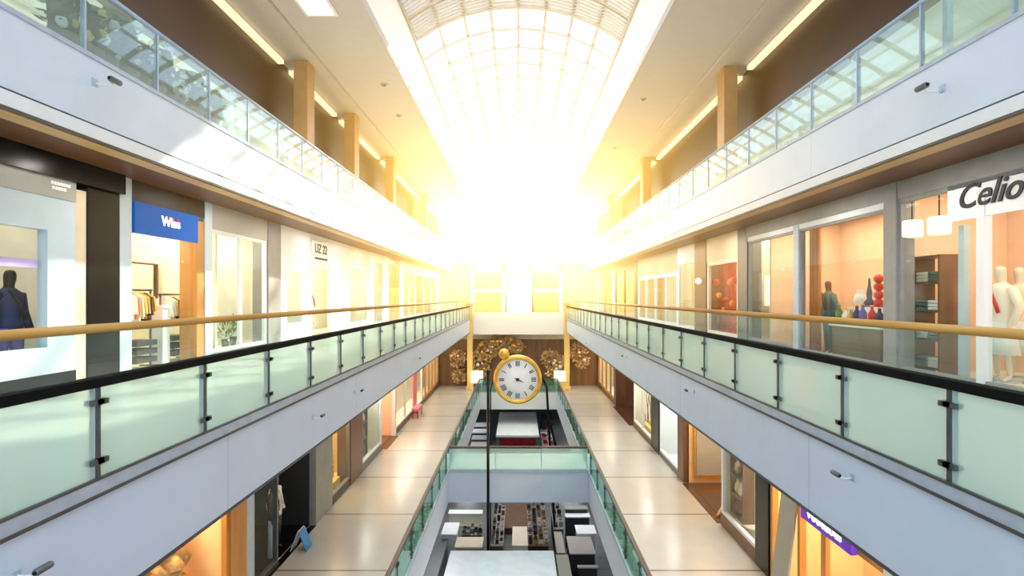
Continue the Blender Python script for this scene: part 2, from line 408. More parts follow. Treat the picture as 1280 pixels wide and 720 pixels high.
balustrade('teal glass balustrade with brown rail on the left edge of the lower void', -1, XV, 5.0, 1.45, 20, ZL, .77, M['glass_void'], 'void balustrades', 12, 'brown')
balustrade('teal glass balustrade with brown rail on the right edge of the lower void', 1, XV, 5.0, 1.45, 20, ZL, .77, M['glass_void'], 'void balustrades', 12, 'brown')
def cross_balustrade(label, y, n, gm):
    t = thing('balustrade', label, 'balustrade', (0, y, ZL), 'void balustrades'); w = (2*XV-.1)/n
    for k in range(n):
        a = -XV+.05+k*w
        MB().box(a+.015, a+w-.015, y, y+.015, ZL+.03, ZL+.74).build('glass_panel', gm, t)
    for k in range(n+1):
        a = -XV+.05+k*w
        MB().box(a-.012, a+.012, y-.01, y+.04, ZL+.02, ZL+.75).build('post', M['steel'], t)
    MB().box(-XV+.04, XV-.04, y-.03, y+.06, ZL+.75, ZL+.82).build('cap_rail', M['void_rail'], t, bevel=.015)
cross_balustrade('short glass balustrade with brown rail across the front of the bridge', 18.6, 3, M['glass_rail'])
cross_balustrade('short glass balustrade closing the far end of the lower void', 33.95, 3, M['glass_void'])

# ------------------------------------------------------------------ shops
LIGHTS = []
def area(x, y, z, sx, sy, e, col, rot=(0,0,0), name='lamp'):
    l = bpy.data.lights.new(name, 'AREA'); l.shape = 'RECTANGLE'; l.size = sx; l.size_y = sy; l.energy = e*1.7 if name == 'shop_lamp' else e; l.color = col
    o = bpy.data.objects.new(name, l); C.objects.link(o); o.location = (x, y, z); o.rotation_euler = rot; return o
NSH = [0]
def shop_shell(s, X, y0, y1, zf, zt, depth, wm, fm, e, col, y1b=None):
    """open-fronted shop interior: back wall, side walls, ceiling, floor"""
    NSH[0] += 1; n = NSH[0]; y1b = y1b or y1
    a, b = X+.12, X+depth
    mb = MB().box(s*b, s*(b+.05), y0, y1b, zf, zt).box(s*a, s*b, y0, y0+.03, zf, zt).box(s*a, s*b, y1b-.03, y1b, zf, zt)
    struct('wall_shop_%d' % n, mb, wm)
    struct('ceiling_shop_%d' % n, MB().box(s*a, s*b, y0+.03, y1b-.03, zt-.05, zt-.01), M['white'])
    struct('floor_shop_%d' % n, MB().box(s*a, s*b, y0+.03, y1b-.03, zf-.0, zf+.03), fm)
    if zf < -1: e *= 1.6
    if e: area(s*(X+.25+depth*.35), (y0+y1)/2, zt-.1, min(depth*.5, 1.2), max(.3, (y1-y0)*.8), e, col, name='shop_lamp')
def shop_window(label, s, X, y0, y1, zf, zt, fm, panes=1, head=0.0, hm=None, plinth=.12, pm=None, fw=.06, group=None, zg=None, name='shop_window', out=.0):
    """glazed front: frame, panes, plinth and header board"""
    t = thing(name, label, 'shop front', (s*X, (y0+y1)/2, zf), group)
    zg = zt-head; w = (y1-y0)
    xa, xb = s*(X-out), s*(X+.1)
    mb = MB().box(xa, xb, y0, y0+fw, zf+plinth, zg).box(xa, xb, y1-fw, y1, zf+plinth, zg)
    mb.box(xa, xb, y0+fw, y1-fw, zg-fw, zg).box(xa, xb, y0+fw, y1-fw, zf+plinth, zf+plinth+fw*.8)
    for k in range(1, panes):
        yy = y0+w*k/panes; mb.box(xa, xb, yy-fw*.35, yy+fw*.35, zf+plinth+fw*.8, zg-fw)
    mb.build('window_frame', fm, t)
    for k in range(panes):
        a, b = y0+w*k/panes+fw*.4, y0+w*(k+1)/panes-fw*.4
        MB().box(s*(X+.045), s*(X+.055), a, b, zf+plinth+fw*.5, zg-fw*.5).build('glass_pane', M['glass'], t)
    if plinth: MB().box(s*(X-out-.02), s*(X+.11), y0, y1, zf, zf+plinth).build('plinth', pm or M['black'], t)
    if head: MB().box(s*(X-out-.02), s*(X+.11), y0, y1, zg, zt).build('header', hm or fm, t)
    return t
def pillar(s, X, y0, y1, zf, zt, m, out=.1, depth=.5, name='pillar'):
    out = min(out, .04)
    return struct(name, MB().box(s*(X-out), s*(X+depth), y0, y1, zf, zt), m, bevel=.01)

WARM, WHITE, AMB = (1, .78, .54), (1, .93, .82), (1, .80, .58)
# ---- middle gallery, left row
zf, zt = -.02, SOF
L = -1
shop_shell(L, XS, 4.2, 8.5, zf, zt, 2.2, M['cream'], M['floor_mid'], 26, WHITE)
w = shop_window('grey shop front with wide pale blue frame beside the black column', L, XS, 4.3, 8.28, zf, zt, M['pale_blue'], 1, .62, M['pale_green'], .28, M['black'], .48, out=.05)
MB().box(L*(XS+.02), L*(XS+.06), 5.2, 7.72, 1.78, 1.90).build('violet_band', M['violet'], w)
mb = MB()
for j, (a, b, z) in enumerate(((7.83, 8.14, 3.02), (7.85, 8.10, 2.95))):
    yy = a
    while yy < b: mb.box(L*(XS-.08), L*(XS-.06), yy, yy+.035, z-.02, z+.025); yy += .05
mb.build('lettering', M['white_card'], w)
MB().box(L*(XS+.3), L*(XS+.6), 7.15, 7.38, zf, 2.75).build('display_panel', M['brown'], w)
pillar(L, XS, 8.28, 8.54, zf, 3.02, M['beige'], .02, .3)
struct('trim_1', MB().box(L*(XS-.14), L*(XS+.2), 4.2, 9.23, 3.10, SOF), M['black'])
pillar(L, XS, 8.54, 9.23, zf, 3.10, M['black'], .12, .6)
pillar(L, XS, 9.23, 9.52, zf, zt, M['pale_blue'], .16, .5)
shop_shell(L, XS, 9.55, 12.45, zf, zt, 2.4, M['cream'], M['cream'], 75, (1, .80, .55))
w = shop_window('open shop front under a plain blue sign with small white and red lettering', L, XS, 9.52, 11.75, zf, zt, M['grey_dark'], 1, .37, M['dark_header'], 0, None, .03)
sb = MB().box(L*(XS-.06), L*(XS+.02), 9.56, 11.45, 2.50, 3.06).build('sign_board', M['blue_sign'], w)
text('lettering', 'Wibs', .26, (L*(XS-.065), 10.55, 2.80), L, M['white_emit'], sb)
mb = MB()
for yy in (10.42, 10.58, 10.70): mb.box(L*(XS-.085), L*(XS-.075), yy, yy+.05, 2.84, 2.90)
mb.build('red_accent', M['red'], sb)
pillar(L, XS, 11.47, 11.74, zf, 2.98, M['walnut'], .02, .35)
pillar(L, XS, 11.75, 12.02, zf, zt, M['pale_blue'], .16, .4)
shop_shell(L, XS, 12.47, 17.4, zf, zt, 1.8, M['cream'], M['cream'], 50, WHITE)
shop_window('pale glazed shop front with deep grey header next to the blue sign shop', L, XS, 12.02, 14.7, zf, zt, M['white'], 2, .55, M['pale_green'], .15, M['grey'], .08)
pillar(L, XS, 14.72, 15.5, zf, zt, M['grey'], .08, .4)
shop_window('white wall shop front with broad blank panel left of a doorway', L, XS, 15.5, 17.7, zf, zt, M['white'], 1, .8, M['white'], .2, M['white'], .5)
w = thing('shop_doorway', 'white shop doorway under a small square sign with black characters', 'shop front', (L*XS, 18.7, zf))
MB().box(L*(XS-.03), L*(XS+.1), 17.7, 17.85, zf, zt).box(L*(XS-.03), L*(XS+.1), 19.6, 21.6, zf, zt).box(L*(XS-.03), L*(XS+.1), 17.85, 19.6, 2.35, zt).build('surround', M['white'], w)
sb = MB().box(L*(XS-.08), L*(XS-.03), 17.85, 19.2, 2.52, 3.22).build('sign_board', M['white_card'], w)
text('lettering', 'UZ 22', .44, (L*(XS-.085), 18.52, 2.97), L, M['ink'], sb)
mb = MB()
for k in range(12): mb.box(L*(XS-.095), L*(XS-.08), 17.95+k*.1, 18.02+k*.1, 2.62, 2.69)
mb.build('small_lettering', M['ink'], sb)
shop_shell(L, XS, 17.6, 24.6, zf, zt, 1.8, M['cream'], M['cream'], 60, (1, .85, .6))
pillar(L, XS, 21.6, 21.9, zf, zt, M['white'], .05, .3)
shop_window('pale shop window with ochre display between white posts', L, XS, 21.9, 24.7, zf, zt, M['white'], 1, .75, M['cream'], .25, M['white'], .12)
pillar(L, XS, 24.7, 25.5, zf, zt, M['white'], .06, .3)
shop_shell(L, XS, 25.5, 46, zf, zt, 1.6, M['beige'], M['cream'], 120, (1, .8, .5))
shop_window('narrow brown curtained shop window before the amber wood front', L, XS, 25.5, 27.4, zf, zt, M['white'], 1, .3, M['cream'], .1, M['white'], .1)
pillar(L, XS, 27.4, 28.4, zf, zt, M['white'], .2, .3)
struct('wall_panel', MB().box(L*(XS-.02), L*(XS+.1), 28.4, 31, zf, 3.1), M['walnut'])
pillar(L, XS, 31, 32, zf, zt, M['white'], .2, .3)
shop_window('bright shop window right of the amber wood panel', L, XS, 32, 36, zf, zt, M['cream'], 2, .5, M['cream'], .1, M['white'], .1)
shop_window('farthest glazed shop front on the left middle gallery', L, XS, 36, 46, zf, zt, M['white'], 3, .5, M['white'], .1, M['white'], .1)

# ---- middle gallery, right row
Rr = 1
shop_shell(Rr, XS, 4.0, 10.05, zf, zt, 2.2, M['warm'], M['cream'], 62, (1, .78, .58))
w = shop_window('peach lit clothes shop front under an italic black name sign', Rr, XS, 4.0, 9.74, zf, zt, M['grey'], 1, .32, M['grey'], .1, M['grey_dark'], .07)
MB().box(XS-.02, XS+.1, 7.92, 8.06, .1, 2.95).build('mullion', M['white'], w)
sb = MB().box(XS+.0, XS+.04, 6.2, 8.62, 2.55, 3.10).build('sign_board', M['white_card'], w)
text('lettering', 'Celio*', .50, (XS-.012, 7.78, 2.87), Rr, M['ink'], sb, .35)
MB().box(XS+.2, XS+.3, 8.55, 8.66, .0, 2.5).build('display_post', M['pale_blue'], w)
pillar(Rr, XS, 9.74, 10.08, zf, 3.3, M['grey'], .12, .3)
struct('trim_2', MB().box(XS-.04, XS+.2, 9.74, 16.2, 3.12, SOF), M['grey'])
shop_shell(Rr, XS, 10.1, 14.9, zf, zt, 2.0, M['warm'], M['brown'], 62, (1, .76, .54))
shop_window('warm lit gift shop front with tables of ornaments inside', Rr, XS, 10.08, 13.15, zf, 3.12, M['grey'], 1, .12, M['white'], .1, M['grey_dark'], .06)
cur = thing('curtain', 'rust coloured curtain hanging at the far end of the gift shop window', 'curtain', (XS+.2, 12.9, zf))
mb = MB()
for k in range(7): mb.tube([(XS+.24+.03*(k%2), 12.72+k*.06, .05), (XS+.24+.03*(k%2), 12.72+k*.06, 3.0)], .04, 8)
mb.build('drape', M['rust'], cur)
pillar(Rr, XS, 13.15, 13.4, zf, 3.12, M['steel'], .06, .15)
shop_shell(Rr, XS, 14.95, 16.75, zf, zt, 1.6, M['beige'], M['cream'], 22, WHITE)
shop_window('grey glazed shop front between the gift shop and the dark pillar', Rr, XS, 13.4, 16.1, zf, 3.12, M['grey'], 1, .12, M['white'], .15, M['grey_dark'], .06)
pillar(Rr, XS, 16.1, 16.8, zf, zt, M['grey_dark'], .15, .4)
w = shop_window('red lit shop front under a plain beige header', Rr, XS, 16.8, 19.6, zf, zt, M['cream'], 1, .82, M['beige'], .1, M['white'], .14)
shop_shell(Rr, XS, 16.8, 20.85, zf, zt, .55, M['red_glow'], M['red'], 26, (1, .6, .5))
pillar(Rr, XS, 19.6, 20.9, zf, zt, M['brown'], .1, .4)
shop_shell(Rr, XS, 20.9, 31.0, zf, zt, 1.3, M['taupe_curtain'], M['cream'], 45, WHITE)
shop_window('beige draped shop window right after the brown pillar', Rr, XS, 20.9, 23.2, zf, zt, M['white'], 1, .6, M['white'], .1, M['white'], .12)
shop_window('pale green shop front of four tall panes in the middle right gallery', Rr, XS, 23.2, 31.0, zf, zt, M['white'], 4, .95, M['pale_green'], .1, M['white'], .2)
pillar(Rr, XS, 31.0, 31.7, zf, zt, M['brown'], .1, .3)
shop_shell(Rr, XS, 31.05, 46, zf, zt, 1.4, M['orange'], M['cream'], 110, AMB)
shop_window('orange lit shop front beyond the pale green panes', Rr, XS, 31.7, 38.2, zf, zt, M['brown'], 2, .3, M['brown'], .1, M['brown'], .1)
pillar(Rr, XS, 38.2, 39.2, zf, zt, M['cream'], .1, .3)
shop_window('farthest amber shop front on the right middle gallery', Rr, XS, 39.2, 46, zf, zt, M['walnut'], 2, .3, M['walnut'], .1, M['brown'], .1)

# ---- far end shop front of the middle gallery
w = thing('shop_front', 'far shop front facing down the hall with white posts and amber panels', 'shop front', (0, 46.2, 0))
mb = MB()
for x in (-3.9, -1.25, 1.0, 3.6): mb.box(x-.14, x+.14, 46.0, 46.2, 0, 4.05)
mb.box(-3.9, 3.9, 46.0, 46.2, 3.5, 4.05).build('frame', M['cove'], w)
for x in (-1.25, 1.0): MB().box(x+.15, x+.24, 45.98, 46.15, 0, 3.4).build('dark_mullion', M['brown'], w)
for (a, b) in ((-3.7, -1.4), (1.3, 3.4)):
    MB().box(a, b, 46.1, 46.15, 0, 3.1).build('amber_panel', M['amber_lit'], w)
    MB().box(a, b, 46.05, 46.1, 1.75, 2.05).build('cross_rail', M['cream'], w)
MB().box(-1.0, .85, 46.15, 46.2, 0, 3.4).build('white_door', M['cove'], w)
struct('wall_far_middle', MB().box(-XS, XS, 46.25, 46.4, 0, 4.05), M['orange'])
for k, (a, b) in enumerate(((-3.83, -1.57), (1.3, 3.42))):
    w = thing('wall_light_panel', ('left' if k == 0 else 'right')+' one of the two yellow lit panels high on the far wall', 'light panel', ((a+b)/2, YE-.1, 6), 'far yellow panels')
    MB().box(a, b, YE-.12, YE-.01, 6.0, 7.05).build('panel_face', M['yellow_glow'], w)
    MB().box(a-.1, b+.1, YE-.14, YE-.01, 5.88, 6.0).box(a-.1, b+.1, YE-.14, YE-.01, 7.05, 7.15).build('panel_frame', M['cream'], w)

# ---- lower gallery rows
zf, zt = ZL, -.91
shop_shell(L, XL, 6.2, 10.0, zf, zt, 1.9, M['orange'], M['walnut'], 100, AMB)
shop_window('amber lit shop window filled with golden rocks on the lower left', L, XL, 6.3, 9.98, zf, zt, M['walnut'], 1, .2, M['walnut'], .15, M['brown'], .1)
pillar(L, XL, 9.98, 10.55, zf, zt, M['walnut'], .03, .3)
pillar(L, XL, 10.55, 10.85, zf, zt, M['steel'], .06, .3)
shop_shell(L, XL, 10.9, 14.1, zf, zt, 2.5, M['black_matt'], M['black'], 6, WHITE)
shop_window('dark smoked shop window beside the black shop entrance', L, XL, 10.85, 12.0, zf, zt, M['grey_dark'], 1, .1, M['grey_dark'], .1, M['black'], .05)
struct('floor_dark_entrance', MB().box(L*(XL-.06), L*(XL+.1), 10.85, 14.1, zf, zf+.008), M['black'])
pillar(L, XL, 14.15, 15.4, zf, zt, M['grey'], .08, .4)
shop_shell(L, XL, 15.45, 18.3, zf, zt, 1.0, M['yellow_fab'], M['cream'], 55, (1, .78, .4))
shop_window('gold lit shop window full of branches on the lower left', L, XL, 15.4, 17.1, zf, zt, M['grey'], 1, .1, M['grey_dark'], .22, M['black'], .07)
pillar(L, XL, 17.1, 18.4, zf, zt, M['brown'], .12, .4)
shop_shell(L, XL, 18.45, 21.1, zf, zt, 1.0, M['cream'], M['cream'], 55, WHITE)
shop_window('cream lit shop window with a tall dark shelf on the lower left', L, XL, 18.4, 21.1, zf, zt, M['white'], 1, .1, M['grey'], .25, M['grey_dark'], .08)
shop_shell(L, XL, 21.15, 23.2, zf, zt, 2.0, M['warm'], M['brown'], 40, WARM)
struct('floor_brown_entrance', MB().box(L*(XL-.2), L*(XL+.12), 21.15, 23.2, zf, zf+.008), M['floor_brown'])
pillar(L, XL, 23.2, 23.45, zf, zt, M['white'], .08, .3)
shop_shell(L, XL, 23.5, 36.2, zf, zt, .9, M['cream'], M['cream'], 120, (1, .84, .66))
shop_window('white lit shop window with pink strip on the lower left', L, XL, 23.45, 30.0, zf, zt, M['white'], 3, .1, M['white'], .22, M['brown'], .08)
st = MB().box(L*(XL-.04), L*(XL+.02), 27.4, 28.2, zf+.25, zt-.1).build('pink_strip', M['pink'], [o for o in bpy.data.objects if o.get('label') == 'white lit shop window with pink strip on the lower left'][0])
shop_window('last glazed shop window on the lower left before the far wall', L, XL, 30.0, 36.2, zf, zt, M['walnut'], 5, .1, M['brown'], .2, M['brown'], .14)

shop_shell(Rr, XL, 5.5, 11.4, zf, zt, 1.9, M['orange'], M['walnut'], 130, (1, .84, .64))
w = thing('shop_front', 'amber open shop front with hanging purple name sign on the lower right', 'shop front', (XL, 9.2, zf))
MB().box(XL-.02, XL+.1, 10.2, 10.3, zf, zt).box(XL-.02, XL+.1, 11.3, 11.4, zf, zt).box(XL-.02, XL+.1, 6, 11.4, zt-.12, zt).build('frame', M['walnut'], w)
MB().box(XL-.02, XL+.06, 9.35, 9.5, zf, zf+2.0).box(XL+.0, XL+.06, 7.9, 9.35, zf+1.9, zf+2.0).build('door_frame', M['walnut'], w)
sb = MB().box(XL-.14, XL-.04, 8.45, 9.95, -2.65, -2.30).build('sign_board', M['purple_sign'], w)
text('lettering', 'Vooezoul', .27, (XL-.15, 9.2, -2.47), Rr, M['white_emit'], sb)
MB().tube([(XL-.09, 8.8, -2.30), (XL-.09, 8.8, zt)], .012, 6).tube([(XL-.09, 9.6, -2.30), (XL-.09, 9.6, zt)], .012, 6).build('hanger', M['steel'], w)
pillar(Rr, XL, 7.3, 7.85, zf, zt, M['white'], .08, .3)
pillar(Rr, XL, 11.45, 12.1, zf, zt, M['black'], .15, .5)
shop_shell(Rr, XL, 12.15, 14.2, zf, zt, 1.0, M['cream'], M['white'], 60, WHITE)
shop_window('white framed shop window with brown ornament shelf on the lower right', Rr, XL, 12.1, 14.2, zf, zt, M['white'], 1, .08, M['white'], .3, M['brown'], .1)
shop_shell(Rr, XL, 14.25, 17.3, zf, zt, 2.2, M['orange'], M['floor_brown'], 45, (1, .84, .6))
struct('floor_brown_entrance', MB().box(XL-.1, XL+.12, 14.25, 17.3, zf, zf+.008), M['floor_brown'])
pillar(Rr, XL, 17.35, 18.0, zf, zt, M['brown'], .1, .4)
shop_shell(Rr, XL, 18.05, 20.4, zf, zt, .9, M['white'], M['white'], 60, WHITE)
shop_window('pale green lit shop window between brown and black pillars', Rr, XL, 18.0, 20.4, zf, zt, M['white'], 1, .08, M['white'], .15, M['grey_dark'], .1)
pillar(Rr, XL, 20.4, 21.6, zf, zt, M['black'], .14, .4)
shop_shell(Rr, XL, 21.65, 25.0, zf, zt, .9, M['cream'], M['white'], 70, WHITE)
shop_window('white lit shop window left of the black pillar on the lower right', Rr, XL, 21.6, 25.0, zf, zt, M['white'], 2, .08, M['white'], .22, M['brown'], .1)
shop_shell(Rr, XL, 25.05, 29.4, zf, zt, 2.0, M['brown'], M['floor_brown'], 20, WARM)
struct('floor_brown_entrance', MB().box(XL-.2, XL+.12, 25.05, 29.4, zf, zf+.008), M['floor_brown'])
pillar(Rr, XL, 29.4, 30.0, zf, zt, M['brown'], .1, .3)
shop_shell(Rr, XL, 30.05, 36.2, zf, zt, .9, M['cream'], M['white'], 70, (1, .84, .6))
shop_window('last glazed shop window on the lower right before the far wall', Rr, XL, 30.0, 36.2, zf, zt, M['walnut'], 4, .1, M['brown'], .2, M['brown'], .14)

# ---- top gallery: columns, light strips, glazed shops behind the balustrade
zf = ZU-.02
for s, ycs in ((-1, (5.6, 15.8, 20.3, 26.5, 36)), (1, (6, 16.2, 26.6, 36.5))):
    nm = 'left' if s < 0 else 'right'
    for yc in ycs:
        struct('pillar', MB().box(s*6.02, s*6.42, yc-.28, yc+.28, zf, ZC-.07), M['stone_column'] if s < 0 else M['stone_column'], bevel=.015)
    b = [YB+.4]+list(ycs)+[YE-.5]
    for i in range(len(b)-1):
        y0, y1 = b[i]+.3, b[i+1]-.3
        if y1 < 3: continue
        lab = 'long warm light strip under the ceiling of the %s top gallery, %s' % (nm, ['nearest bay', 'second bay along', 'third bay along', 'fourth bay along', 'fifth bay along', 'last bay'][i])
        t = thing('light_strip', lab, 'light strip', (s*6.75, (y0+y1)/2, ZC-.3), 'top gallery light strips')
        MB().box(s*6.68, s*6.83, max(y0, 1), y1, ZC-.12, ZC-.07).build('housing', M['cream'], t)
        MB().box(s*6.66, s*6.82, max(y0, 1)+.05, y1-.05, ZC-.22, ZC-.12).build('diffuser', M['strip'], t)
        wl = thing('shop_window', 'glazed shop front behind the %s top gallery balustrade, %s' % (nm, ['nearest bay', 'second bay along', 'third bay along', 'fourth bay along', 'fifth bay along', 'last bay'][i]), 'shop front', (s*6.85, (y0+y1)/2, zf), 'top gallery shop fronts')
        mb = MB(); n = max(1, round((y1-y0)/2.2))
        for k in range(n+1):
            yy = y0+(y1-y0)*k/n; mb.box(s*6.82, s*6.92, yy-.05, yy+.05, zf, 6.28)
        mb.build('window_frame', M['steel'], wl)
        for k in range(n):
            MB().box(s*6.86, s*6.875, y0+(y1-y0)*k/n+.05, y0+(y1-y0)*(k+1)/n-.05, zf, 6.28).build('glass_pane', M['glass'], wl)
        struct('wall_top_shop_%s_%d' % (nm, i), MB().box(s*8.6, s*8.7, y0, y1, zf, 6.45), M['pale_green'] if i % 2 == 0 else M['cream'])
        area(s*7.7, (y0+y1)/2, 6.4, 1, (y1-y0)*.8, (20+9*(y1-y0))*(1 if s < 0 else .5), WHITE, name='shop_lamp')
    struct('ceiling_top_shop_'+nm, MB().box(s*7.0, s*8.7, YB, YE, 6.45, 6.5), M['white'])

# ------------------------------------------------------------------ gilded posts at the far end, lanterns, ceiling lights
for s, nm in ((-1, 'left'), (1, 'right')):
    t = thing('gilded_post', 'gilded square post at the %s end of the far bridge' % nm, 'post', (s*3.1, 34.9, ZL), 'far gilded posts')
    MB().box(s*3.1-.17, s*3.1+.17, 34.7, 35.05, ZL, .85).build('shaft', M['gilt_column'], t, bevel=.02)
    MB().box(s*3.1-.24, s*3.1+.24, 34.63, 35.12, .85, .98).build('cap', M['gilt_column'], t, bevel=.02)
    MB().box(s*3.1-.24, s*3.1+.24, 34.63, 35.12, ZL, ZL+.2).build('base', M['gilt_column'], t, bevel=.02)
    x = s*2.62
    t = thing('lantern_stand', 'square white lantern box on legs by the %s gilded post' % nm, 'lantern', (x, 34.5, ZL), 'far lanterns')
    if s < 0:
        for a in (-.28, .28):
            for b in (-.28, .28): MB().box(x+a-.03, x+a+.03, 34.5+b-.03, 34.5+b+.03, ZL, ZL+.5).build('leg', M['cream'], t)
        MB().box(x-.36, x+.36, 34.14, 34.86, ZL+.5, ZL+1.2).build('shade', M['lampglow'], t, bevel=.02)
    else:
        MB().box(x-.36, x+.36, 34.14, 34.86, ZL+.62, ZL+1.2).build('shade', M['lampglow'], t, bevel=.02)
        MB().box(x-.34, x+.34, 34.16, 34.84, ZL, ZL+.62).build('base', M['gilt_column'], t)
        MB().prism([(x-.2, ZL+.1), (x, ZL+.5), (x+.2, ZL+.1)], 'y', 34.12, 34.16).build('emblem', M['bronze'], t)
t = thing('ceiling_light', 'square white recessed light in the ceiling over the left top gallery', 'ceiling light', (-4.75, 12.6, ZC))
MB().box(-5.15, -4.35, 12.1, 13.2, ZC-.03, ZC-.002).build('frame', M['white'], t)
MB().box(-5.07, -4.43, 12.18, 13.12, ZC-.04, ZC-.03).build('diffuser', M['panel_light'], t)
k = 0
for (x, y, lab) in ((-4.3, 17.5, 'tiny recessed downlight in the left ceiling, nearer one'), (-4.5, 20.5, 'tiny recessed downlight in the left ceiling, farther one'),
                    (4.3, 18.8, 'tiny recessed downlight in the right ceiling, nearer one'), (4.4, 25.0, 'tiny recessed downlight in the right ceiling, farther one')):
    t = thing('downlight', lab, 'ceiling light', (x, y, ZC), 'ceiling downlights')
    MB().lathe([(.12, -.03), (.12, 0)], (x, y, ZC), 14).build('ring', M['steel'], t)
    MB().lathe([(.07, -.035), (.07, -.03)], (x, y, ZC), 12).build('lens', M['steel_dark'], t)

# ------------------------------------------------------------------ security cameras on the fascias
def cctv():
    t = thing('security_camera', 'x', 'security camera', (0, 0, 0), 'fascia security cameras')
    MB().box(0, .02, -.07, .07, -.07, .07).build('bracket', M['steel'], t, bevel=.004)
    MB().tube([(0, 0, .0), (.10, .02, -.03), (.26, .05, -.02), (.30, .06, .02)], .018, 8).build('arm', M['white'], t)
    MB().lathe([(.035, -.14), (.055, -.12), (.055, .12), (.048, .14)], (.33, .08, .06), 12, 'y').build('housing', M['grey_dark'], t)
    MB().lathe([(.03, -.16), (.03, -.14)], (.33, .08, .06), 10, 'y').build('lens', M['black'], t)
    return t
c0 = cctv(); first = True
cams = [(-1, XU, 118, 103, 'security camera on the left top fascia'), (1, XU, 1178, 111, 'security camera on the right top fascia'),
        (1, XA, 1066, 597, 'nearest security camera on the right middle fascia'), (1, XA, 868, 490, 'second security camera along the right middle fascia'),
        (1, XA, 784, 446, 'third security camera along the right middle fascia'), (1, XA, 737, 430, 'farthest security camera on the right middle fascia'),
        (-1, XA, 391, 522, 'nearest security camera on the left middle fascia'), (-1, XA, 443, 490, 'second security camera along the left middle fascia'),
        (-1, XA, 519, 449, 'farthest security camera on the left middle fascia'), (-1, XA, 20, 719, 'security camera at the lower left corner of the left middle fascia')]
for s, X, px, py, lab in cams:
    y = D(px, X); z = Z(py, y)
    o = c0 if first else copy_tree(c0, label=lab)
    o.location = (s*X, y, z); o.rotation_euler = (0, 0, math.pi if s > 0 else 0); o['label'] = lab
    o.scale = (.7, .7, .7)
    if X == XA: o.scale = (.42, .42, .42)
    if s > 0: o.scale = (o.scale[0], -o.scale[1], o.scale[2])
    first = False

# ------------------------------------------------------------------ clock, pole, end wall garlands
CY = 22.0; cx, cz, cr = -.03, Z(474, CY), .98
t = thing('clock', 'large round gold rimmed clock standing over the lower void', 'clock', (cx, CY, ZB))
prof = [(cr*.80, -.10), (cr*.84, -.16), (cr*.93, -.19), (cr, -.12), (cr, .12), (cr*.93, .19), (cr*.80, .12)]
MB().lathe(prof, (cx, CY, cz), 48, 'y').build('rim', M['gold'], t)
dl = MB().lathe([(cr*.82, -.125), (cr*.82, -.105)], (cx, CY, cz), 48, 'y').build('dial', M['dial'], t)
nums = {1: 1, 2: 2, 3: 3, 4: 3, 5: 1, 6: 3, 7: 3, 8: 4, 9: 2, 10: 1, 11: 2, 12: 3}
for h in range(1, 13):
    mb = MB(); a = math.radians(90-30*h); d = Vector((math.cos(a), 0, math.sin(a))); p = Vector((-d.z, 0, d.x))
    for j in range(nums[h]):
        o = (j-(nums[h]-1)/2)*.062; c = Vector((cx, CY-.13, cz))+d*cr*.66+p*o
        u, v = d*.10, p*.017
        q = [c-u-v, c+u-v, c+u+v, c-u+v]
        mb.add([x+Vector((0, -.006, 0)) for x in q]+[x+Vector((0, .006, 0)) for x in q], [(0,1,2,3), (7,6,5,4), (0,4,5,1), (1,5,6,2), (2,6,7,3), (3,7,4,0)])
    mb.build('hour_numeral', M['ink'], dl)
mb = MB()
for ang, ln, wd in ((-25, .30, .035), (150, .16, .04)):
    a = math.radians(ang); d = Vector((math.cos(a), 0, math.sin(a))); p = Vector((-d.z, 0, d.x)); c = Vector((cx, CY-.15, cz))
    q = [c-p*wd, c+d*ln, c+p*wd, c-d*.08]
    mb.add([x+Vector((0, -.005, 0)) for x in q]+[x+Vector((0, .005, 0)) for x in q], [(0,1,2,3), (7,6,5,4), (0,4,5,1), (1,5,6,2), (2,6,7,3), (3,7,4,0)])
mb.lathe([(.07, -.02), (.07, .02)], (cx, CY-.15, cz), 14, 'y')
mb.build('hand', M['ink'], dl)
MB().tube([(cx-cr*.98, CY, cz+.1), (cx-cr*1.12, CY, cz-.4), (cx-cr*1.12, CY, ZB)], .03, 10).build('leg', M['black'], t)
MB().tube([(cx+cr*.98, CY, cz+.1), (cx+cr*1.2, CY+.1, cz-.3), (cx+cr*1.6, CY+.2, ZB)], .05, 10).build('leg', M['black'], t)
MB().ball((cx-.55, CY, cz+1.02), .22, 14).build('bauble', M['gold'], t)

t = thing('slim_pole', 'tall thin black pole rising in front of the bridge', 'pole', (-1.01, 18.12, ZB))
MB().tube([(-1.01, 18.12, ZB), (-1.01, 18.12, Z(465, 18.12))], .05, 10).build('shaft', M['black'], t)
MB().lathe([(.2, 0), (.2, .04), (.07, .08), (.05, .3)], (-1.01, 18.12, ZB), 14).build('base', M['black'], t)
MB().ball((-1.01, 18.12, Z(465, 18.12)), .07, 10).build('finial', M['black'], t)

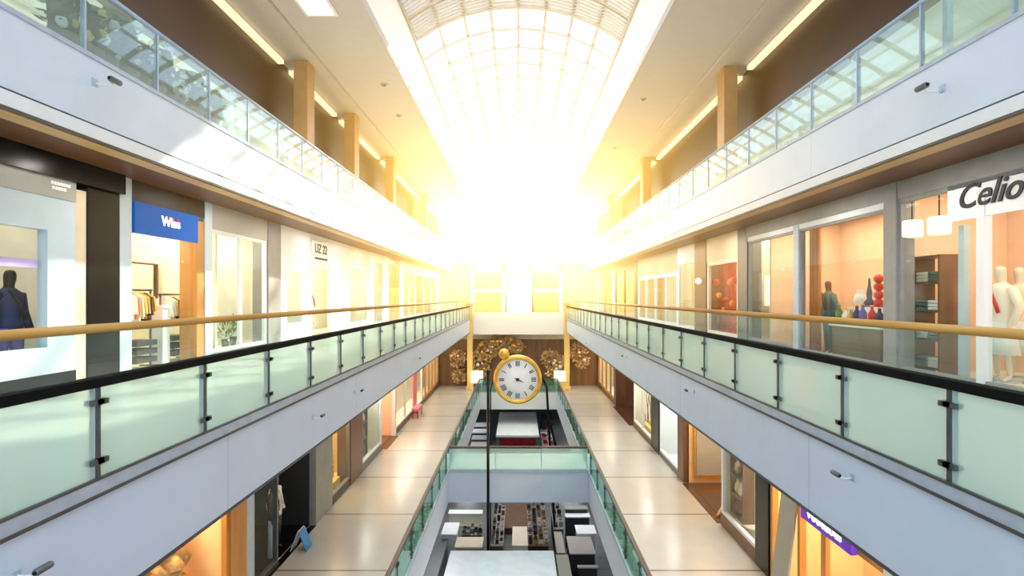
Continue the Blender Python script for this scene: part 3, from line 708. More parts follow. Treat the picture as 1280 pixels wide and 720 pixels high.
def garland(label, blobs, seed, nb):
    r = random.Random(seed)
    c = blobs[0]
    t = thing('garland', label, 'garland', (c[0], 36.1, c[1]), 'far wall garlands')
    mb = MB(); balls = []
    for (x, z, rad) in blobs:
        for k in range(int(520*rad)):
            a, q = r.uniform(0, 6.28), rad*math.sqrt(r.random()); p = Vector((x+q*math.cos(a), 36.05+r.uniform(-.25, .05), z+q*math.sin(a)))
            d = Vector((r.uniform(-1, 1), r.uniform(-.6, .2), r.uniform(-1, 1))).normalized(); n = d.cross(Vector((r.random(), r.random(), .3))).normalized()
            l, w = r.uniform(.14, .30), r.uniform(.05, .10)
            mb.add([p, p+d*l*.5+n*w, p+d*l, p+d*l*.5-n*w], [(0, 1, 2, 3)])
        for k in range(nb): balls.append((x+r.uniform(-rad, rad)*.7, z+r.uniform(-rad, rad)*.7, r.uniform(.07, .13)))
    mb.build('leaves', M['bronze'], t)['kind'] = 'stuff'
    for x, z, q in balls: MB().ball((x, 35.72, z), q, 10).build('bauble', M['gold'] if r.random() < .6 else M['white_fab'], t)
def W(px, py, y): return ((px-648)/F*y, Z(py, y))
garland('bronze leafy garland with baubles on the far wall left of the clock', [(*W(600, 452, 36), .7), (*W(608, 437, 36), .6), (*W(598, 466, 36), .5)], 3, 4)
garland('bronze leafy garland arching over the top of the clock', [(*W(620, 432, 36), .55), (*W(634, 428, 36), .55), (*W(646, 433, 36), .45)], 4, 4)
garland('bronze leafy garland on the far wall right of the clock', [(*W(688, 448, 36), .55), (*W(697, 455, 36), .5), (*W(692, 465, 36), .4)], 5, 4)
garland('dark leafy spray on the far wall beyond the left walkway', [(*W(572, 448, 36), .5), (*W(574, 470, 36), .4)], 6, 1)
garland('dark leafy spray on the far wall beyond the right walkway', [(*W(722, 440, 36), .55), (*W(728, 452, 36), .35)], 8, 1)

# ------------------------------------------------------------------ mannequins
def skin(name, pts, edges, rad, parent, m, sub=2):
    me = bpy.data.meshes.new(name); me.from_pydata(pts, edges, [])
    o = bpy.data.objects.new(name, me); C.objects.link(o); o.parent = parent; ORG[o.name] = ORG[parent.name]
    sk = o.modifiers.new('skin', 'SKIN'); sk.use_smooth_shade = True
    for i, v in enumerate(me.skin_vertices[0].data):
        q = rad[i]; v.radius = (q, q) if not isinstance(q, tuple) else q; v.use_root = (i == 0)
    s2 = o.modifiers.new('sub', 'SUBSURF'); s2.levels = s2.render_levels = sub
    me.materials.append(m); return o
def mannequin(coat, legs, skirt=False):
    t = thing('mannequin', 'x', 'mannequin', (0, 0, 0), 'shop mannequins')
    P = [(0,0,.95), (0,0,1.15), (0,.01,1.38), (0,0,1.50), (0,-.01,1.60), (0,-.02,1.70), (.10,0,.90), (.11,-.02,.50), (.12,.02,.09), (.13,-.10,.03),
         (-.10,0,.90), (-.12,.02,.50), (-.13,.05,.09), (-.14,-.07,.03), (.19,0,1.40), (.26,.03,1.14), (.25,-.08,.90), (.25,-.10,.80),
         (-.19,0,1.40), (-.25,.04,1.14), (-.27,-.04,.90), (-.27,-.06,.80), (0,-.02,1.76)]
    E = [(0,1),(1,2),(2,3),(3,4),(4,5),(0,6),(6,7),(7,8),(8,9),(0,10),(10,11),(11,12),(12,13),(2,14),(14,15),(15,16),(16,17),(2,18),(18,19),(19,20),(20,21),(5,22)]
    Q = [(.14,.10),(.12,.09),(.15,.10),.055,.075,.08,.085,.055,.035,.03,.085,.055,.035,.03,.055,.04,.03,.035,.055,.04,.03,.035,.05]
    skin('body', P, E, Q, t, M['skin'])
    top = MB()
    top.lathe([(.19, .82), (.185, .95), (.155, 1.12), (.19, 1.32), (.17, 1.43), (.08, 1.50)], (0, 0, 0), 18, sx=1, sy=.72)
    top.tube([(.17,0,1.41), (.27,.03,1.14), (.255,-.08,.88)], [.075, .06, .05], 10).tube([(-.17,0,1.41), (-.26,.04,1.14), (-.275,-.04,.88)], [.075, .06, .05], 10)
    top.build('coat', coat, t)
    b = MB()
    if skirt: b.lathe([(.26, .42), (.22, .62), (.19, .86), (.17, .96)], (0, 0, 0), 18, sx=1, sy=.75)
    else: b.tube([(.10,0,.93), (.11,-.02,.50), (.12,.02,.10)], [.105, .075, .065], 12).tube([(-.10,0,.93), (-.12,.02,.50), (-.13,.05,.10)], [.105, .075, .065], 12)
    b.build('skirt' if skirt else 'trousers', legs, t)
    MB().tube([(-.10,-.11,1.46), (0,-.145,1.30), (.10,-.14,1.05)], .025, 8).build('scarf', M['red'], t)
    MB().lathe([(.2, 0), (.2, .012), (.02, .02)], (0, .05, 0), 16).build('base', M['steel'], t)
    return t
m0 = mannequin(M['cream_fab'], M['white_fab'], True)
def at(px, X, s): return s*X, D(px, X)
x, y = at(1252, 7.35, 1); m0.location = (x, y, .08); m0.rotation_euler = (0, 0, -math.pi/2); m0['label'] = 'mannequin in long cream coat with red scarf behind the white mullion'
x, y = at(1275, 7.95, 1)
copy_tree(m0, (x, y, .08), -math.pi/2+.3, 'mannequin in peach top at the right edge of the clothes shop window', mats={'coat': M['warm'], 'skirt': M['white_fab'], 'scarf': M['gold']})
m1 = mannequin(M['navy'], M['purple_fab'], False)
x, y = at(11, 7.3, -1); m1.location = (x, y, .0); m1.rotation_euler = (0, 0, math.pi/2); [o.data.materials.__setitem__(0, M['black_matt']) for o in bpy.data.objects if o.parent == m1 and o.name.startswith('scarf')]; m1['label'] = 'mannequin in dark jacket and purple trousers in the pale blue shop window'
for o in [c for c in bpy.data.objects if c.parent == m1 and c.name.startswith('body')]:
    o.data.materials.clear(); o.data.materials.append(M['black_matt'])
x, y = at(1036, 7.5, 1)
copy_tree(m1, (x, y, .0), -math.pi/2, 'dark mannequin in teal clothes beside the rust curtain', mats={'coat': M['teal_fab'], 'trousers': M['teal_fab'], 'scarf': M['dark_red'], 'body': M['dark_red']})
copy_tree(m1, (-5.7, 12.75, ZL), math.pi/2, 'mannequin in white jacket at the dark lower left entrance', mats={'coat': M['white_fab'], 'trousers': M['black_matt'], 'scarf': M['white_fab']})
copy_tree(m1, (-5.55, 12.3, ZL), math.pi/2+.4, 'mannequin in black top and pale blue trousers at the dark lower left entrance', mats={'coat': M['black_matt'], 'trousers': M['pale_blue'], 'scarf': M['white_fab']})
copy_tree(m1, (-7.5, 12.9, 0), math.pi/2, 'small dark dressed mannequin in the pale window after the blue sign', mats={'coat': M['navy'], 'trousers': M['grey_dark'], 'scarf': M['yellow_fab']})
copy_tree(m0, (-7.2, 18.75, 0), math.pi/2, 'cream dressed mannequin inside the white doorway', mats={'coat': M['white_fab'], 'skirt': M['beige'], 'scarf': M['red']})

# ------------------------------------------------------------------ goods in the shops
def rack(label, s, X, y0, y1, zf, h, cols, word, lower):
    t = thing('garment_rack', label, 'garment rack', (s*X, (y0+y1)/2, zf), 'garment racks')
    MB().tube([(s*X, y0, zf+.03), (s*X, y0, zf+h)], .02, 8).build('post', M['steel_dark'], t)
    MB().tube([(s*X, y1, zf+.03), (s*X, y1, zf+h)], .02, 8).build('post', M['steel_dark'], t)
    MB().tube([(s*X, y0-.05, zf+h), (s*X, y1+.05, zf+h)], .02, 8).build('top_bar', M['steel_dark'], t)
    MB().box(s*X-.2, s*X+.2, y0-.03, y0+.03, zf, zf+.04).box(s*X-.2, s*X+.2, y1-.03, y1+.03, zf, zf+.04).build('foot', M['steel_dark'], t)
    n = int((y1-y0-.1)/.085)
    for k in range(n):
        yy = y0+.09+k*.085; c = R.choice(cols); l = R.uniform(.45, .6); a = zf+h-.05
        g = thing('jacket', '%s jacket hanging in the top row of the %s' % (c, word), 'garment', (s*X, yy, a-l), 'jackets on the '+word)
        q = .02
        MB().prism([(s*X-.05, a), (s*X+.05, a), (s*X+.2, a-.09), (s*X+.23, a-l*.8), (s*X+.15, a-l*.8), (s*X+.15, a-l), (s*X-.15, a-l), (s*X-.15, a-l*.8), (s*X-.23, a-l*.8), (s*X-.2, a-.09)], 'y', yy-q, yy+q).build('cloth', FAB[c], g)
        MB().tube([(s*X, yy, a), (s*X, yy, a+.05)], .006, 6).build('hanger', M['steel'], g)
    if lower:
        for k in range(3):
            zz = zf+.12+k*.16
            MB().box(s*X-.2, s*X+.2, y0+.1, y1-.1, zz, zz+.10).build('folded_stack', M['black_matt'], t)
FAB = {'orange': M['orange_fab'], 'red': M['red'], 'yellow': M['yellow_fab'], 'white': M['white_fab'], 'navy': M['navy'], 'black': M['black_matt'], 'grey': M['grey']}
rack('garment rack of orange and white clothes by the near post of the blue sign shop', -1, 7.25, 9.95, 10.72, 0, 1.5, ['orange', 'yellow', 'red', 'white', 'black'], 'near rack under the blue sign', True)
rack('garment rack of red and yellow clothes at the far side of the blue sign shop', -1, 7.44, 11.3, 12.15, 0, 1.42, ['orange', 'red', 'yellow', 'navy', 'white'], 'far rack under the blue sign', True)
t = thing('goal_stand', 'dark open goal shaped display stand behind the blue sign racks', 'display frame', (-8.2, 12.0, 0))
MB().tube([(-8.2, 11.2, 0), (-8.2, 11.2, 2.1), (-8.2, 12.3, 2.1), (-8.2, 12.3, 0)], .05, 8).build('tube_frame', M['brown'], t)
tb = thing('display_table', 'white counter between the two racks under the blue sign', 'table', (-7.25, 10.93, 0))
MB().box(-7.4, -7.05, 10.8, 11.08, 1.15, 1.2).build('top', M['white'], tb); MB().box(-7.37, -7.08, 10.83, 11.05, 0, 1.15).build('base', M['white'], tb)

def plant(name, label, x, y, z, h, r, fm, group=None, pot=True):
    t = thing(name, label, 'plant', (x, y, z), group)
    hp = h*.3 if pot else 0
    if pot: MB().lathe([(r*.4, 0), (r*.55, hp), (r*.5, hp)], (x, y, z), 12).build('pot', M['grey_dark'], t)
    mb = MB()
    for k in range(46):
        a, e = R.uniform(0, 6.28), R.uniform(.2, 1.4); d = Vector((math.cos(a)*math.cos(e), math.sin(a)*math.cos(e), math.sin(e)))
        q = (h-hp)*R.uniform(.1, .5); q = min(q, r*.75); p = Vector((x, y, z+hp))+Vector((d.x*q, d.y*q, d.z*(h-hp)*R.uniform(.1, .65))); l = min(r*.9, (h-hp)*R.uniform(.25, .45)); n = d.cross(Vector((0, 0, 1))).normalized()*l*.18
        mb.add([p, p+d*l*.5+n, p+d*l, p+d*l*.5-n], [(0, 1, 2, 3)])
    mb.build('leaves', M['leaf'], t)['kind'] = 'stuff'
    for k in range(5):
        a = R.uniform(0, 6.28); MB().ball((x+r*.6*math.cos(a), y+r*.6*math.sin(a), z+h*R.uniform(.6, .9)), r*.24, 8).build('flower', fm, t)
plant('flower_pot', 'pot of orange flowers at the feet of the dark jacket mannequin', -7.1, 7.75, .02, .55, .25, M['orange_fab'])
plant('flower_pot', 'pot of white flowers next to the orange flowers in the window', -7.1, 7.35, .02, .5, .25, M['white_fab'])
plant('flower_pot', 'bushy pot of yellow flowers in the pale window after the blue sign', -7.4, 13.75, 0, 1.0, .18, M['yellow_fab'])
plant('flower_pot', 'tall dark potted plant at the far end of the pale window', -7.5, 14.3, 0, 1.1, .16, M['white_fab'])
def shrub(label, x, y, z, h, r, fm, group):
    t = thing('flower_pot', label, 'plant', (x, y, z), group)
    MB().lathe([(r*.7, 0), (r*.95, .26), (r*.85, .26)], (x, y, z), 14).build('pot', M['grey_dark'], t)
    mb = MB()
    for k in range(5): mb.ball((x+R.uniform(-.4, .4)*r, y+R.uniform(-.5, .5)*r, z+.3+(h-.5)*k/4), r*R.uniform(.65, .9), 9, jit=.3)
    for k in range(40):
        a = R.uniform(0, 6.28); p = Vector((x+r*.6*math.cos(a), y+r*.6*math.sin(a), z+.3+(h-.5)*R.random())); d = Vector((math.cos(a), math.sin(a), R.uniform(-.2, .9))).normalized(); n = d.cross(Vector((0, 0, 1))).normalized()*.05
        mb.add([p, p+d*.08+n, p+d*.16, p+d*.08-n], [(0, 1, 2, 3)])
    mb.build('leaves', M['leaf_dark'], t)['kind'] = 'stuff'
    for k in range(11):
        a = R.uniform(0, 6.28); MB().ball((x+r*.85*math.cos(a), y+r*.85*math.sin(a), z+.28+(h-.35)*R.random()), R.uniform(.05, .085), 8, jit=.15).build('flower', fm, t)
for k, (px, h, fm) in enumerate(((75, .75, 'white_fab'), (92, .55, 'yellow_fab'), (108, .6, 'yellow_fab'), (128, .6, 'white_fab'), (155, .8, 'cream_fab'), (172, .55, 'white_fab'), (190, .6, 'white_fab'), (215, .5, 'cream_fab'), (240, .6, 'white_fab'), (265, .5, 'white_fab'))):
    shrub(['tall flowering pot nearest the left end of the left top balustrade', 'low yellow flowering pot second along the left top balustrade', 'yellow flowering pot third along the left top balustrade', 'white flowering pot fourth along the left top balustrade', 'tallest round flowering pot by the left top balustrade above the camera', 'white flowering pot sixth along the left top balustrade', 'white flowering pot seventh along the left top balustrade', 'low cream flowering pot eighth along the left top balustrade', 'white flowering pot ninth along the left top balustrade', 'farthest white flowering pot along the left top balustrade'][k],
          -5.98, D(px, 5.98), ZU-.02, h+.36, .22, M[fm], 'top gallery flower pots')
# warm gift shop: table with ornaments
tb = thing('display_table', 'white draped ornament table on a brown counter in the gift shop', 'table', (7.5, 11.3, 0))
MB().box(7.15, 7.75, 10.75, 12.4, .0, .72).build('counter', M['brown'], tb)
MB().box(7.1, 7.8, 10.7, 12.45, .72, .80).build('top', M['white_fab'], tb)
MB().box(7.45, 7.78, 10.8, 12.3, .80, 1.15).build('riser', M['white_fab'], tb)
tow0 = None
for k, (yy, hh, mm, lab) in enumerate(((11.78, .62, 'red', 'purple'), (11.48, .68, 'red', 'scarlet'), (11.18, .6, 'red', 'dark red'))):
    t = thing('ornament_tower', ['slender red ornament tower farthest back on the white riser', 'beaded scarlet ornament tower in the middle of the white riser', 'red ornament tower at the near end of the white riser'][k], 'ornament', (7.6, yy, 1.15), 'red ornament towers')
    if k == 1:
        for j in range(4): MB().ball((7.6, yy, 1.15+.09+j*.17), .095, 12).build('bead', M['red'], t)
    else:
        MB().lathe([(.12, 0), (.1, .1), (.05, .18), (.06, .3), (.03, .45), (.02, hh)], (7.6, yy, 1.15), 12).build('shaft', M['red'] if k else M['navy'], t)
        MB().lathe([(.13, 0), (.13, .04), (.06, .06)], (7.6, yy, 1.15), 12).build('base', M['purple_fab'], t)
t = thing('vase', 'white jug shaped vase at the far end of the white riser', 'vase', (7.6, 12.1, 1.15))
MB().lathe([(.08, 0), (.13, .12), (.11, .24), (.05, .32), (.07, .38)], (7.6, 12.1, 1.15), 14).build('body', M['white_fab'], t)
MB().tube([(7.6, 12.18, 1.46), (7.6, 12.28, 1.4), (7.6, 12.23, 1.27)], .015, 6).build('handle', M['white_fab'], t)
for k, (yy, mm, hh, lab) in enumerate(((12.3, 'leaf', .42, 'green bottle at the far end of the white draped table'), (12.05, 'cream_fab', .3, 'cream bottle second from the far end of the draped table'), (11.85, 'rockgold', .3, 'gold bottle in the middle of the draped table'), (11.65, 'navy', .4, 'dark blue bottle on the draped table in front of the riser'), (11.45, 'purple_fab', .42, 'purple bottle on the draped table in front of the riser'), (11.15, 'red', .4, 'red bottle near the close end of the draped table'), (10.92, 'navy', .36, 'navy bottle at the close end of the draped table'))):
    t = thing('bottle', lab, 'bottle', (7.25, yy, .8), 'bottles on the draped table')
    MB().lathe([(.06, 0), (.075, .04), (.075, hh*.55), (.03, hh*.75), (.03, hh*.95)], (7.25, yy, .8), 12).build('body', M[mm], t)
    MB().lathe([(.035, hh*.93), (.035, hh)], (7.25, yy, .8), 10).build('cap', M['gold'], t)
# clothes shop lamps and shelf
for k, (px, lab) in enumerate(((1140, 'white drum pendant lamp in the clothes shop, nearer the grey pillar'), (1174, 'white drum pendant lamp in the clothes shop, beside the brown shelf'))):
    X = 6.98+.12*k; y = D(px, X)
    t = thing('pendant_lamp', lab, 'lamp', (X, y, 2.3), 'clothes shop pendants')
    MB().lathe([(.15, 0), (.165, .03), (.165, .27), (.15, .3)], (X, y, 2.42), 20).build('lamp_shade', M['lampglow'], t)
    MB().tube([(X, y, 2.72), (X, y, SOF-.05)], .012, 6).build('cord', M['ink'], t)
t = thing('shelf_unit', 'brown wooden shelf unit with folded clothes in the clothes shop', 'shelf', (7.4, 9.6, 0))
for yy in (9.3, 9.92): MB().box(7.2, 7.6, yy, yy+.04, 0.01, 2.1).build('side_panel', M['brown'], t)
for z in (.1, .6, 1.1, 1.6, 2.06): MB().box(7.2, 7.6, 9.34, 9.92, z, z+.035).build('shelf', M['brown'], t)
for k, z in enumerate((.135, .635, 1.135, 1.635)):
    for j in range(2):
        c = ['cream', 'grey', 'white', 'green'][(k+j) % 4]
        g = thing('folded_clothes', '%s folded clothes on the %s shelf of the brown unit, %s pile' % (c, ['lowest', 'second', 'third', 'topmost'][k], ['near', 'far'][j]), 'clothes', (7.4, 9.48+.29*j, z), 'folded clothes in the shop')
        for q in range(3): MB().box(7.23, 7.5, 9.36+.28*j, 9.62+.28*j, z+q*.06, z+q*.06+.055).build('folded_piece', [M['cream_fab'], M['grey'], M['white_fab'], M['teal_fab']][(k+j) % 4], g, bevel=.015)
# red shop baubles
for k in range(16):
    yy, z, q = R.uniform(17.2, 20.4), R.uniform(.5, 2.4), R.uniform(.08, .14)
    X = R.uniform(7.07, 7.18)
    t = thing('red_bauble', 'shiny red bauble hanging in the red lit shop window', 'bauble', (X, yy, z), 'baubles in the red shop')
    MB().ball((X, yy, z), q, 12).build('ball', M['red'] if k % 3 else M['orange_fab'], t)
    MB().tube([(X, yy, z+q*.95), (X, yy, SOF-.05)], .006, 5).build('cord', M['red'], t)
t = thing('wall_lamp', 'round white wall lamp on the brown pillar by the red shop', 'lamp', (6.65, 20.2, 2))
MB().ball((6.62, 20.0, 1.95), .12, 12).build('globe', M['lampglow'], t); MB().box(6.62, 6.71, 19.96, 20.04, 1.9, 2.0).build('bracket', M['steel'], t)
t = thing('lamp_reflection', 'bright white glowing panel added as a lamp reflection in the grey glazed shop front', 'lamp reflection', (7.9, 15.4, 0))  # glowing panel stands in for a lamp reflected in the glass
MB().box(7.5, 8.2, 16.5, 16.6, 1.1, 2.0).build('panel_face', M['lampglow'], t); MB().box(7.8, 7.9, 16.52, 16.58, .0, 1.1).build('added_reflection_stand', M['steel'], t)  # added panel and stand, there only for the lamp reflection

# golden rocks, lower left
for k in range(48):
    i, j = k % 8, k//8
    q = R.uniform(.20, .27)
    X, yy, z = 5.62+.11*j+R.uniform(0, .06), 6.75+i*.375+.2*(j % 2)+R.uniform(-.06, .06), ZL+.22+j*.37
    o = MB().ball((-X, yy, z), q, 9, 1, 1, .85, .25).build('rock', M['rockgold'])
    tag(o, 'rough golden rock in the amber shop window heap', 'rock', 'golden rocks in the lower left window')
# blue floor stand
fx = -5.12
t = thing('folding_sign', 'small blue folding floor sign outside the dark lower left entrance', 'sign', (fx, 12.9, ZL))
for a in (-1, 1):
    mb = MB(); mb.add([(fx+a*.18, 12.65, ZL), (fx+a*.18, 13.0, ZL), (fx, 13.0, ZL+.45), (fx, 12.65, ZL+.45),
                       (fx+a*.20, 12.65, ZL), (fx+a*.20, 13.0, ZL), (fx+a*.02, 13.0, ZL+.46), (fx+a*.02, 12.65, ZL+.46)],
                      [(0,1,2,3), (7,6,5,4), (0,4,5,1), (1,5,6,2), (2,6,7,3), (3,7,4,0)])
    mb.build('board', M['blue_fab'] if a > 0 else M['pale_blue'], t)
# window displays of the lower rows
def branches(label, s, X, y0, y1, zf, h, m, n=10):
    t = thing('branch_display', label, 'branches', (s*X, (y0+y1)/2, zf))
    MB().box(s*X-.18, s*X+.18, y0, y1, zf, zf+.3).build('trough', M['yellow_fab'], t)
    for k in range(n):
        yy = y0+.1+(y1-y0-.2)*k/(n-1); p = [(s*X, yy, zf+.3)]; 
        for j in range(1, 5): p.append((s*X+R.uniform(-.12, .12), yy+R.uniform(-.12, .12), zf+.3+(h-.3)*j/4))
        MB().tube(p, [.022, .02, .016, .012, .006], 6).build('branch', m, t)
branches('tall brown branches in the gold lit window on the lower left', -1, 5.75, 15.75, 17.0, ZL+.03, 2.8, M['bronze'], 12)
branches('dark bare branches in the white lit window left of the black pillar', 1, 5.75, 22.5, 24.6, ZL+.03, 2.6, M['brown'], 8)
def tall_shelf(label, s, X, y0, y1, zf, h, m, goods, gname, glabel, levels=5, per=3):
    t = thing('shelf_unit', label, 'shelf', (s*X, (y0+y1)/2, zf))
    for yy in (y0, y1-.04): MB().box(s*X-.17, s*X+.17, yy, yy+.04, zf, zf+h).build('side_panel', m, t)
    for k in range(levels+1):
        z = zf+(h-.04)*k/levels; MB().box(s*X-.17, s*X+.17, y0+.04, y1-.04, z, z+.035).build('shelf', m, t)
    for k in range(levels):
        for j in range(per):
            z = zf+(h-.04)*k/levels+.035; yy = y0+.04+(y1-y0-.08)*(j+.5)/per; hh = (h/levels)*R.uniform(.5, .75); q = min(.1, (y1-y0)/per*.32)
            g = thing(gname, glabel, gname.replace('_', ' '), (s*X, yy, z), gname.replace('_', ' ')+'s on shelf: '+label[:24])
            MB().lathe([(q*.7, 0), (q, hh*.25), (q*.8, hh*.6), (q*.35, hh*.8), (q*.45, hh)], (s*X-s*.04, yy, z), 10).build('body', R.choice(goods), g)
tall_shelf('tall brown shelf of ornaments in the white framed window on the lower right', 1, 5.66, 13.3, 14.1, ZL+.36, 2.6, M['brown'], [M['bronze'], M['brown'], M['gold'], M['cream_fab']], 'vase', 'small bronze or cream vase on the brown shelf in the white framed window')
tall_shelf('tall dark shelf in the cream lit window on the lower left', -1, 5.85, 19.3, 20.5, ZL+.05, 2.5, M['grey_dark'], [M['grey'], M['white_fab'], M['black_matt']], 'vase', 'small grey or white vase on the dark shelf in the cream lit window', 4, 3)
t = thing('display_plinth', 'round cream plinth in the white framed window on the lower right', 'plinth', (5.76, 13.55, ZL+.03))
MB().lathe([(.33, 0), (.33, .1), (.28, .12), (.28, .24), (.36, .26), (.36, .32)], (5.76, 13.55, ZL+.03), 24, sy=1.45, sx=.8).build('drum', M['cream'], t)
t = thing('framed_mirror', 'green tinted framed mirror leaning in the gold lit shop entrance', 'mirror', (6.1, 17.2, ZL))
MB().box(5.55, 6.7, 17.18, 17.24, ZL+.2, ZL+2.9).build('frame', M['gold'], t); MB().box(5.62, 6.63, 17.15, 17.18, ZL+.3, ZL+2.8).build('glass', M['pale_green'], t)
t = thing('poster_stand', 'leaning glass poster stand at the amber shop entrance below the purple sign', 'poster stand', (5.2, 10.7, ZL))
mb = MB(); mb.add([(5.05, 10.35, ZL), (5.05, 10.95, ZL), (5.3, 10.95, ZL+2.1), (5.3, 10.35, ZL+2.1), (5.09, 10.35, ZL), (5.09, 10.95, ZL), (5.34, 10.95, ZL+2.1), (5.34, 10.35, ZL+2.1)],
                  [(0,1,2,3), (7,6,5,4), (0,4,5,1), (1,5,6,2), (2,6,7,3), (3,7,4,0)]); mb.build('board', M['pale_green'], t)
MB().box(5.0, 5.4, 10.33, 10.97, ZL, ZL+.05).build('foot', M['black'], t)
t = thing('red_stool', 'low red block on the walkway in front of the pink strip window', 'stool', (-5.0, 26.8, ZL))
MB().box(-5.2, -4.85, 26.4, 27.6, ZL+.38, ZL+.5).build('seat', M['pink'], t, bevel=.02)
for a in (-5.16, -4.92):
    for b in (26.45, 27.5): MB().box(a, a+.05, b, b+.05, ZL, ZL+.38).build('leg', M['red'], t)
t = thing('bench_rail', 'pale wooden bar lying across the dark brown shop entrance', 'bar', (5.6, 15.4, ZL))
MB().tube([(5.35, 14.6, ZL+.06), (6.3, 16.2, ZL+.06)], .04, 8).build('bar', M['soffit_edge'], t)

# ------------------------------------------------------------------ basement kiosks and stands
def W3(px, py, z):                         # point on a horizontal plane
    y = (CAMZ-z)*F/(py-371.0); return (px-648)/F*y, y
def kiosk(label, x0, x1, y0, y1, h, counter, group=None):
    t = thing('kiosk', label, 'kiosk', ((x0+x1)/2, (y0+y1)/2, ZB), group)
    MB().box(x0, x1, y0, y1, ZB+h-.12, ZB+h).build('canopy', M['canopy'], t, bevel=.02)
    MB().box(x0-.03, x1+.03, y0-.03, y1+.03, ZB+h-.17, ZB+h-.12).build('canopy_edge', M['grey_dark'], t)
    for a in (x0+.08, x1-.08):
        for b in (y0+.08, y1-.08): MB().box(a-.05, a+.05, b-.05, b+.05, ZB, ZB+h-.17).build('post', M['grey_dark'], t)
    MB().box(x0+.15, x1-.15, y0+.15, y0+.6, ZB, ZB+.95).build('counter', counter, t)
    MB().box(x0+.12, x1-.12, y0+.1, y0+.65, ZB+.95, ZB+1.0).build('counter_top', M['taupe'], t)
    MB().box(x0+.15, x1-.15, y1-.55, y1-.15, ZB, ZB+1.6).build('back_shelf', counter, t)
    return t
zc = ZB+2.5
x0, yf = W3(620, 544, zc); x1, _ = W3(674, 544, zc); _, yr = W3(648, 513, zc)
kiosk('far white roofed kiosk with red counter beyond the bridge', x0, x1, yf, yr-.6, 2.5, M['red'], 'basement kiosks')
x0, yf = W3(563, 688, ZB+2.3); x1, _ = W3(692, 688, ZB+2.3)
kiosk('near white roofed kiosk at the bottom of the lower void', x0, x1, yf-5.5, yf, 2.3, M['grey_dark'], 'basement kiosks')
def stand(name, label, px0, px1, py0, py1, h, body, top, z0=ZB, cat='counter', shelves=0, group='basement counters'):
    """counter whose top covers the given patch when seen from the gallery"""
    zt_ = z0+h
    xa, yn = W3(px0, py1, zt_); xb, _ = W3(px1, py1, zt_); _, yf_ = W3(px0, py0, zt_)
    t = thing(name, label, cat, ((xa+xb)/2, (yn+yf_)/2, z0), group)
    MB().box(xa, xb, yn, yf_, zt_-.05, zt_).build('top', top, t, bevel=.01)
    MB().box(xa+.04, xb-.04, yn+.04, yf_-.04, z0, zt_-.05).build('body', body, t)
    for k in range(shelves):
        MB().box(xa-.01, xb+.01, yn-.02, yn+.04, z0+h*(k+1)/(shelves+1)-.04, z0+h*(k+1)/(shelves+1)+.04).build('shelf_edge', top, t)
    return (xa, xb, yn, yf_, zt_)
def goods(rect, nx, ny, mats_, name, label, group, hmin=.08, hmax=.3):
    xa, xb, ya, yb, z = rect
    for i in range(nx):
        for j in range(ny):
            x = xa+(xb-xa)*(i+.5)/nx; y = ya+(yb-ya)*(j+.5)/ny; h = R.uniform(hmin, hmax); q = min((xb-xa)/nx, (yb-ya)/ny)*.36
            t = thing(name, label, name.replace('_', ' '), (x, y, z), group)
            MB().box(x-q, x+q, y-q, y+q, z, z+h).build('box', R.choice(mats_), t, bevel=.006)
            MB().box(x-q-.004, x+q+.004, y-q-.004, y+q+.004, z+h*.75, z+h).build('lid', R.choice(mats_), t)
GD = [M['white_fab'], M['black_matt'], M['grey'], M['brown'], M['cream_fab'], M['navy']]
stand('display_counter', 'white stepped counter on the left under the bridge', 560, 603, 637, 642, 1.3, M['cream'], M['white'])
stand('display_counter', 'cream lower counter in front of the white stepped counter', 574, 600, 650, 657, .8, M['cream'], M['cream_fab'])
r_ = stand('display_counter', 'dark counter of black and white goods on the left', 577, 602, 661, 670, .7, M['black_matt'], M['black_matt'])
goods(r_, 5, 3, [M['white_fab'], M['black_matt'], M['grey']], 'gift_box', 'small black or white box on the dark left counter', 'boxes on the dark left counter')
stand('display_counter', 'taupe long counter at the near left of the void', 568, 603, 671, 684, 1.0, M['taupe'], M['beige'])
stand('display_counter', 'white cube counter against the left side of the void', 551, 571, 653, 668, 1.1, M['white'], M['canopy'])
r_ = stand('display_counter', 'narrow counter of white goods left of the brown kiosk', 613, 629, 632, 682, 1.0, M['brown'], M['taupe'])
goods(r_, 3, 10, GD, 'gift_box', 'small boxed gift on the narrow counter left of the brown floor', 'boxes on the narrow left counter')
r_ = stand('display_counter', 'narrow counter of mixed goods right of the brown kiosk', 660, 687, 632, 682, 1.0, M['black_matt'], M['brown'])
goods(r_, 4, 10, GD+[M['walnut']], 'gift_box', 'small boxed gift on the narrow counter right of the brown floor', 'boxes on the narrow right counter')
stand('display_counter', 'dark brown carpeted platform in the middle of the basement', 630, 659, 630, 660, .3, M['floor_brown'], M['brown'])
stand('display_counter', 'pale square pedestal in front of the dark brown platform', 640, 661, 658, 682, .95, M['white'], M['cream_fab'])
r_ = stand('display_counter', 'grey stand with small items right of the centre post', 692, 705, 632, 661, 1.1, M['black_matt'], M['grey'])
goods(r_, 2, 5, [M['grey'], M['white_fab'], M['black_matt']], 'gift_box', 'small grey box on the grey stand right of the centre', 'boxes on the grey stand')
stand('display_counter', 'plain grey plum counter behind the glass case', 696, 707, 664, 691, 1.0, M['grey_dark'], M['taupe'])
stand('display_counter', 'green tinted glass display case on the lower right', 699, 716, 693, 724, 1.1, M['grey_dark'], M['pale_green'])
stand('display_counter', 'black shelf with pale edge under the right end of the bridge', 706, 735, 632, 636, 1.5, M['black_matt'], M['grey'])
stand('display_counter', 'dark counter with white top edge on the right', 707, 738, 641, 646, 1.3, M['black_matt'], M['white'])
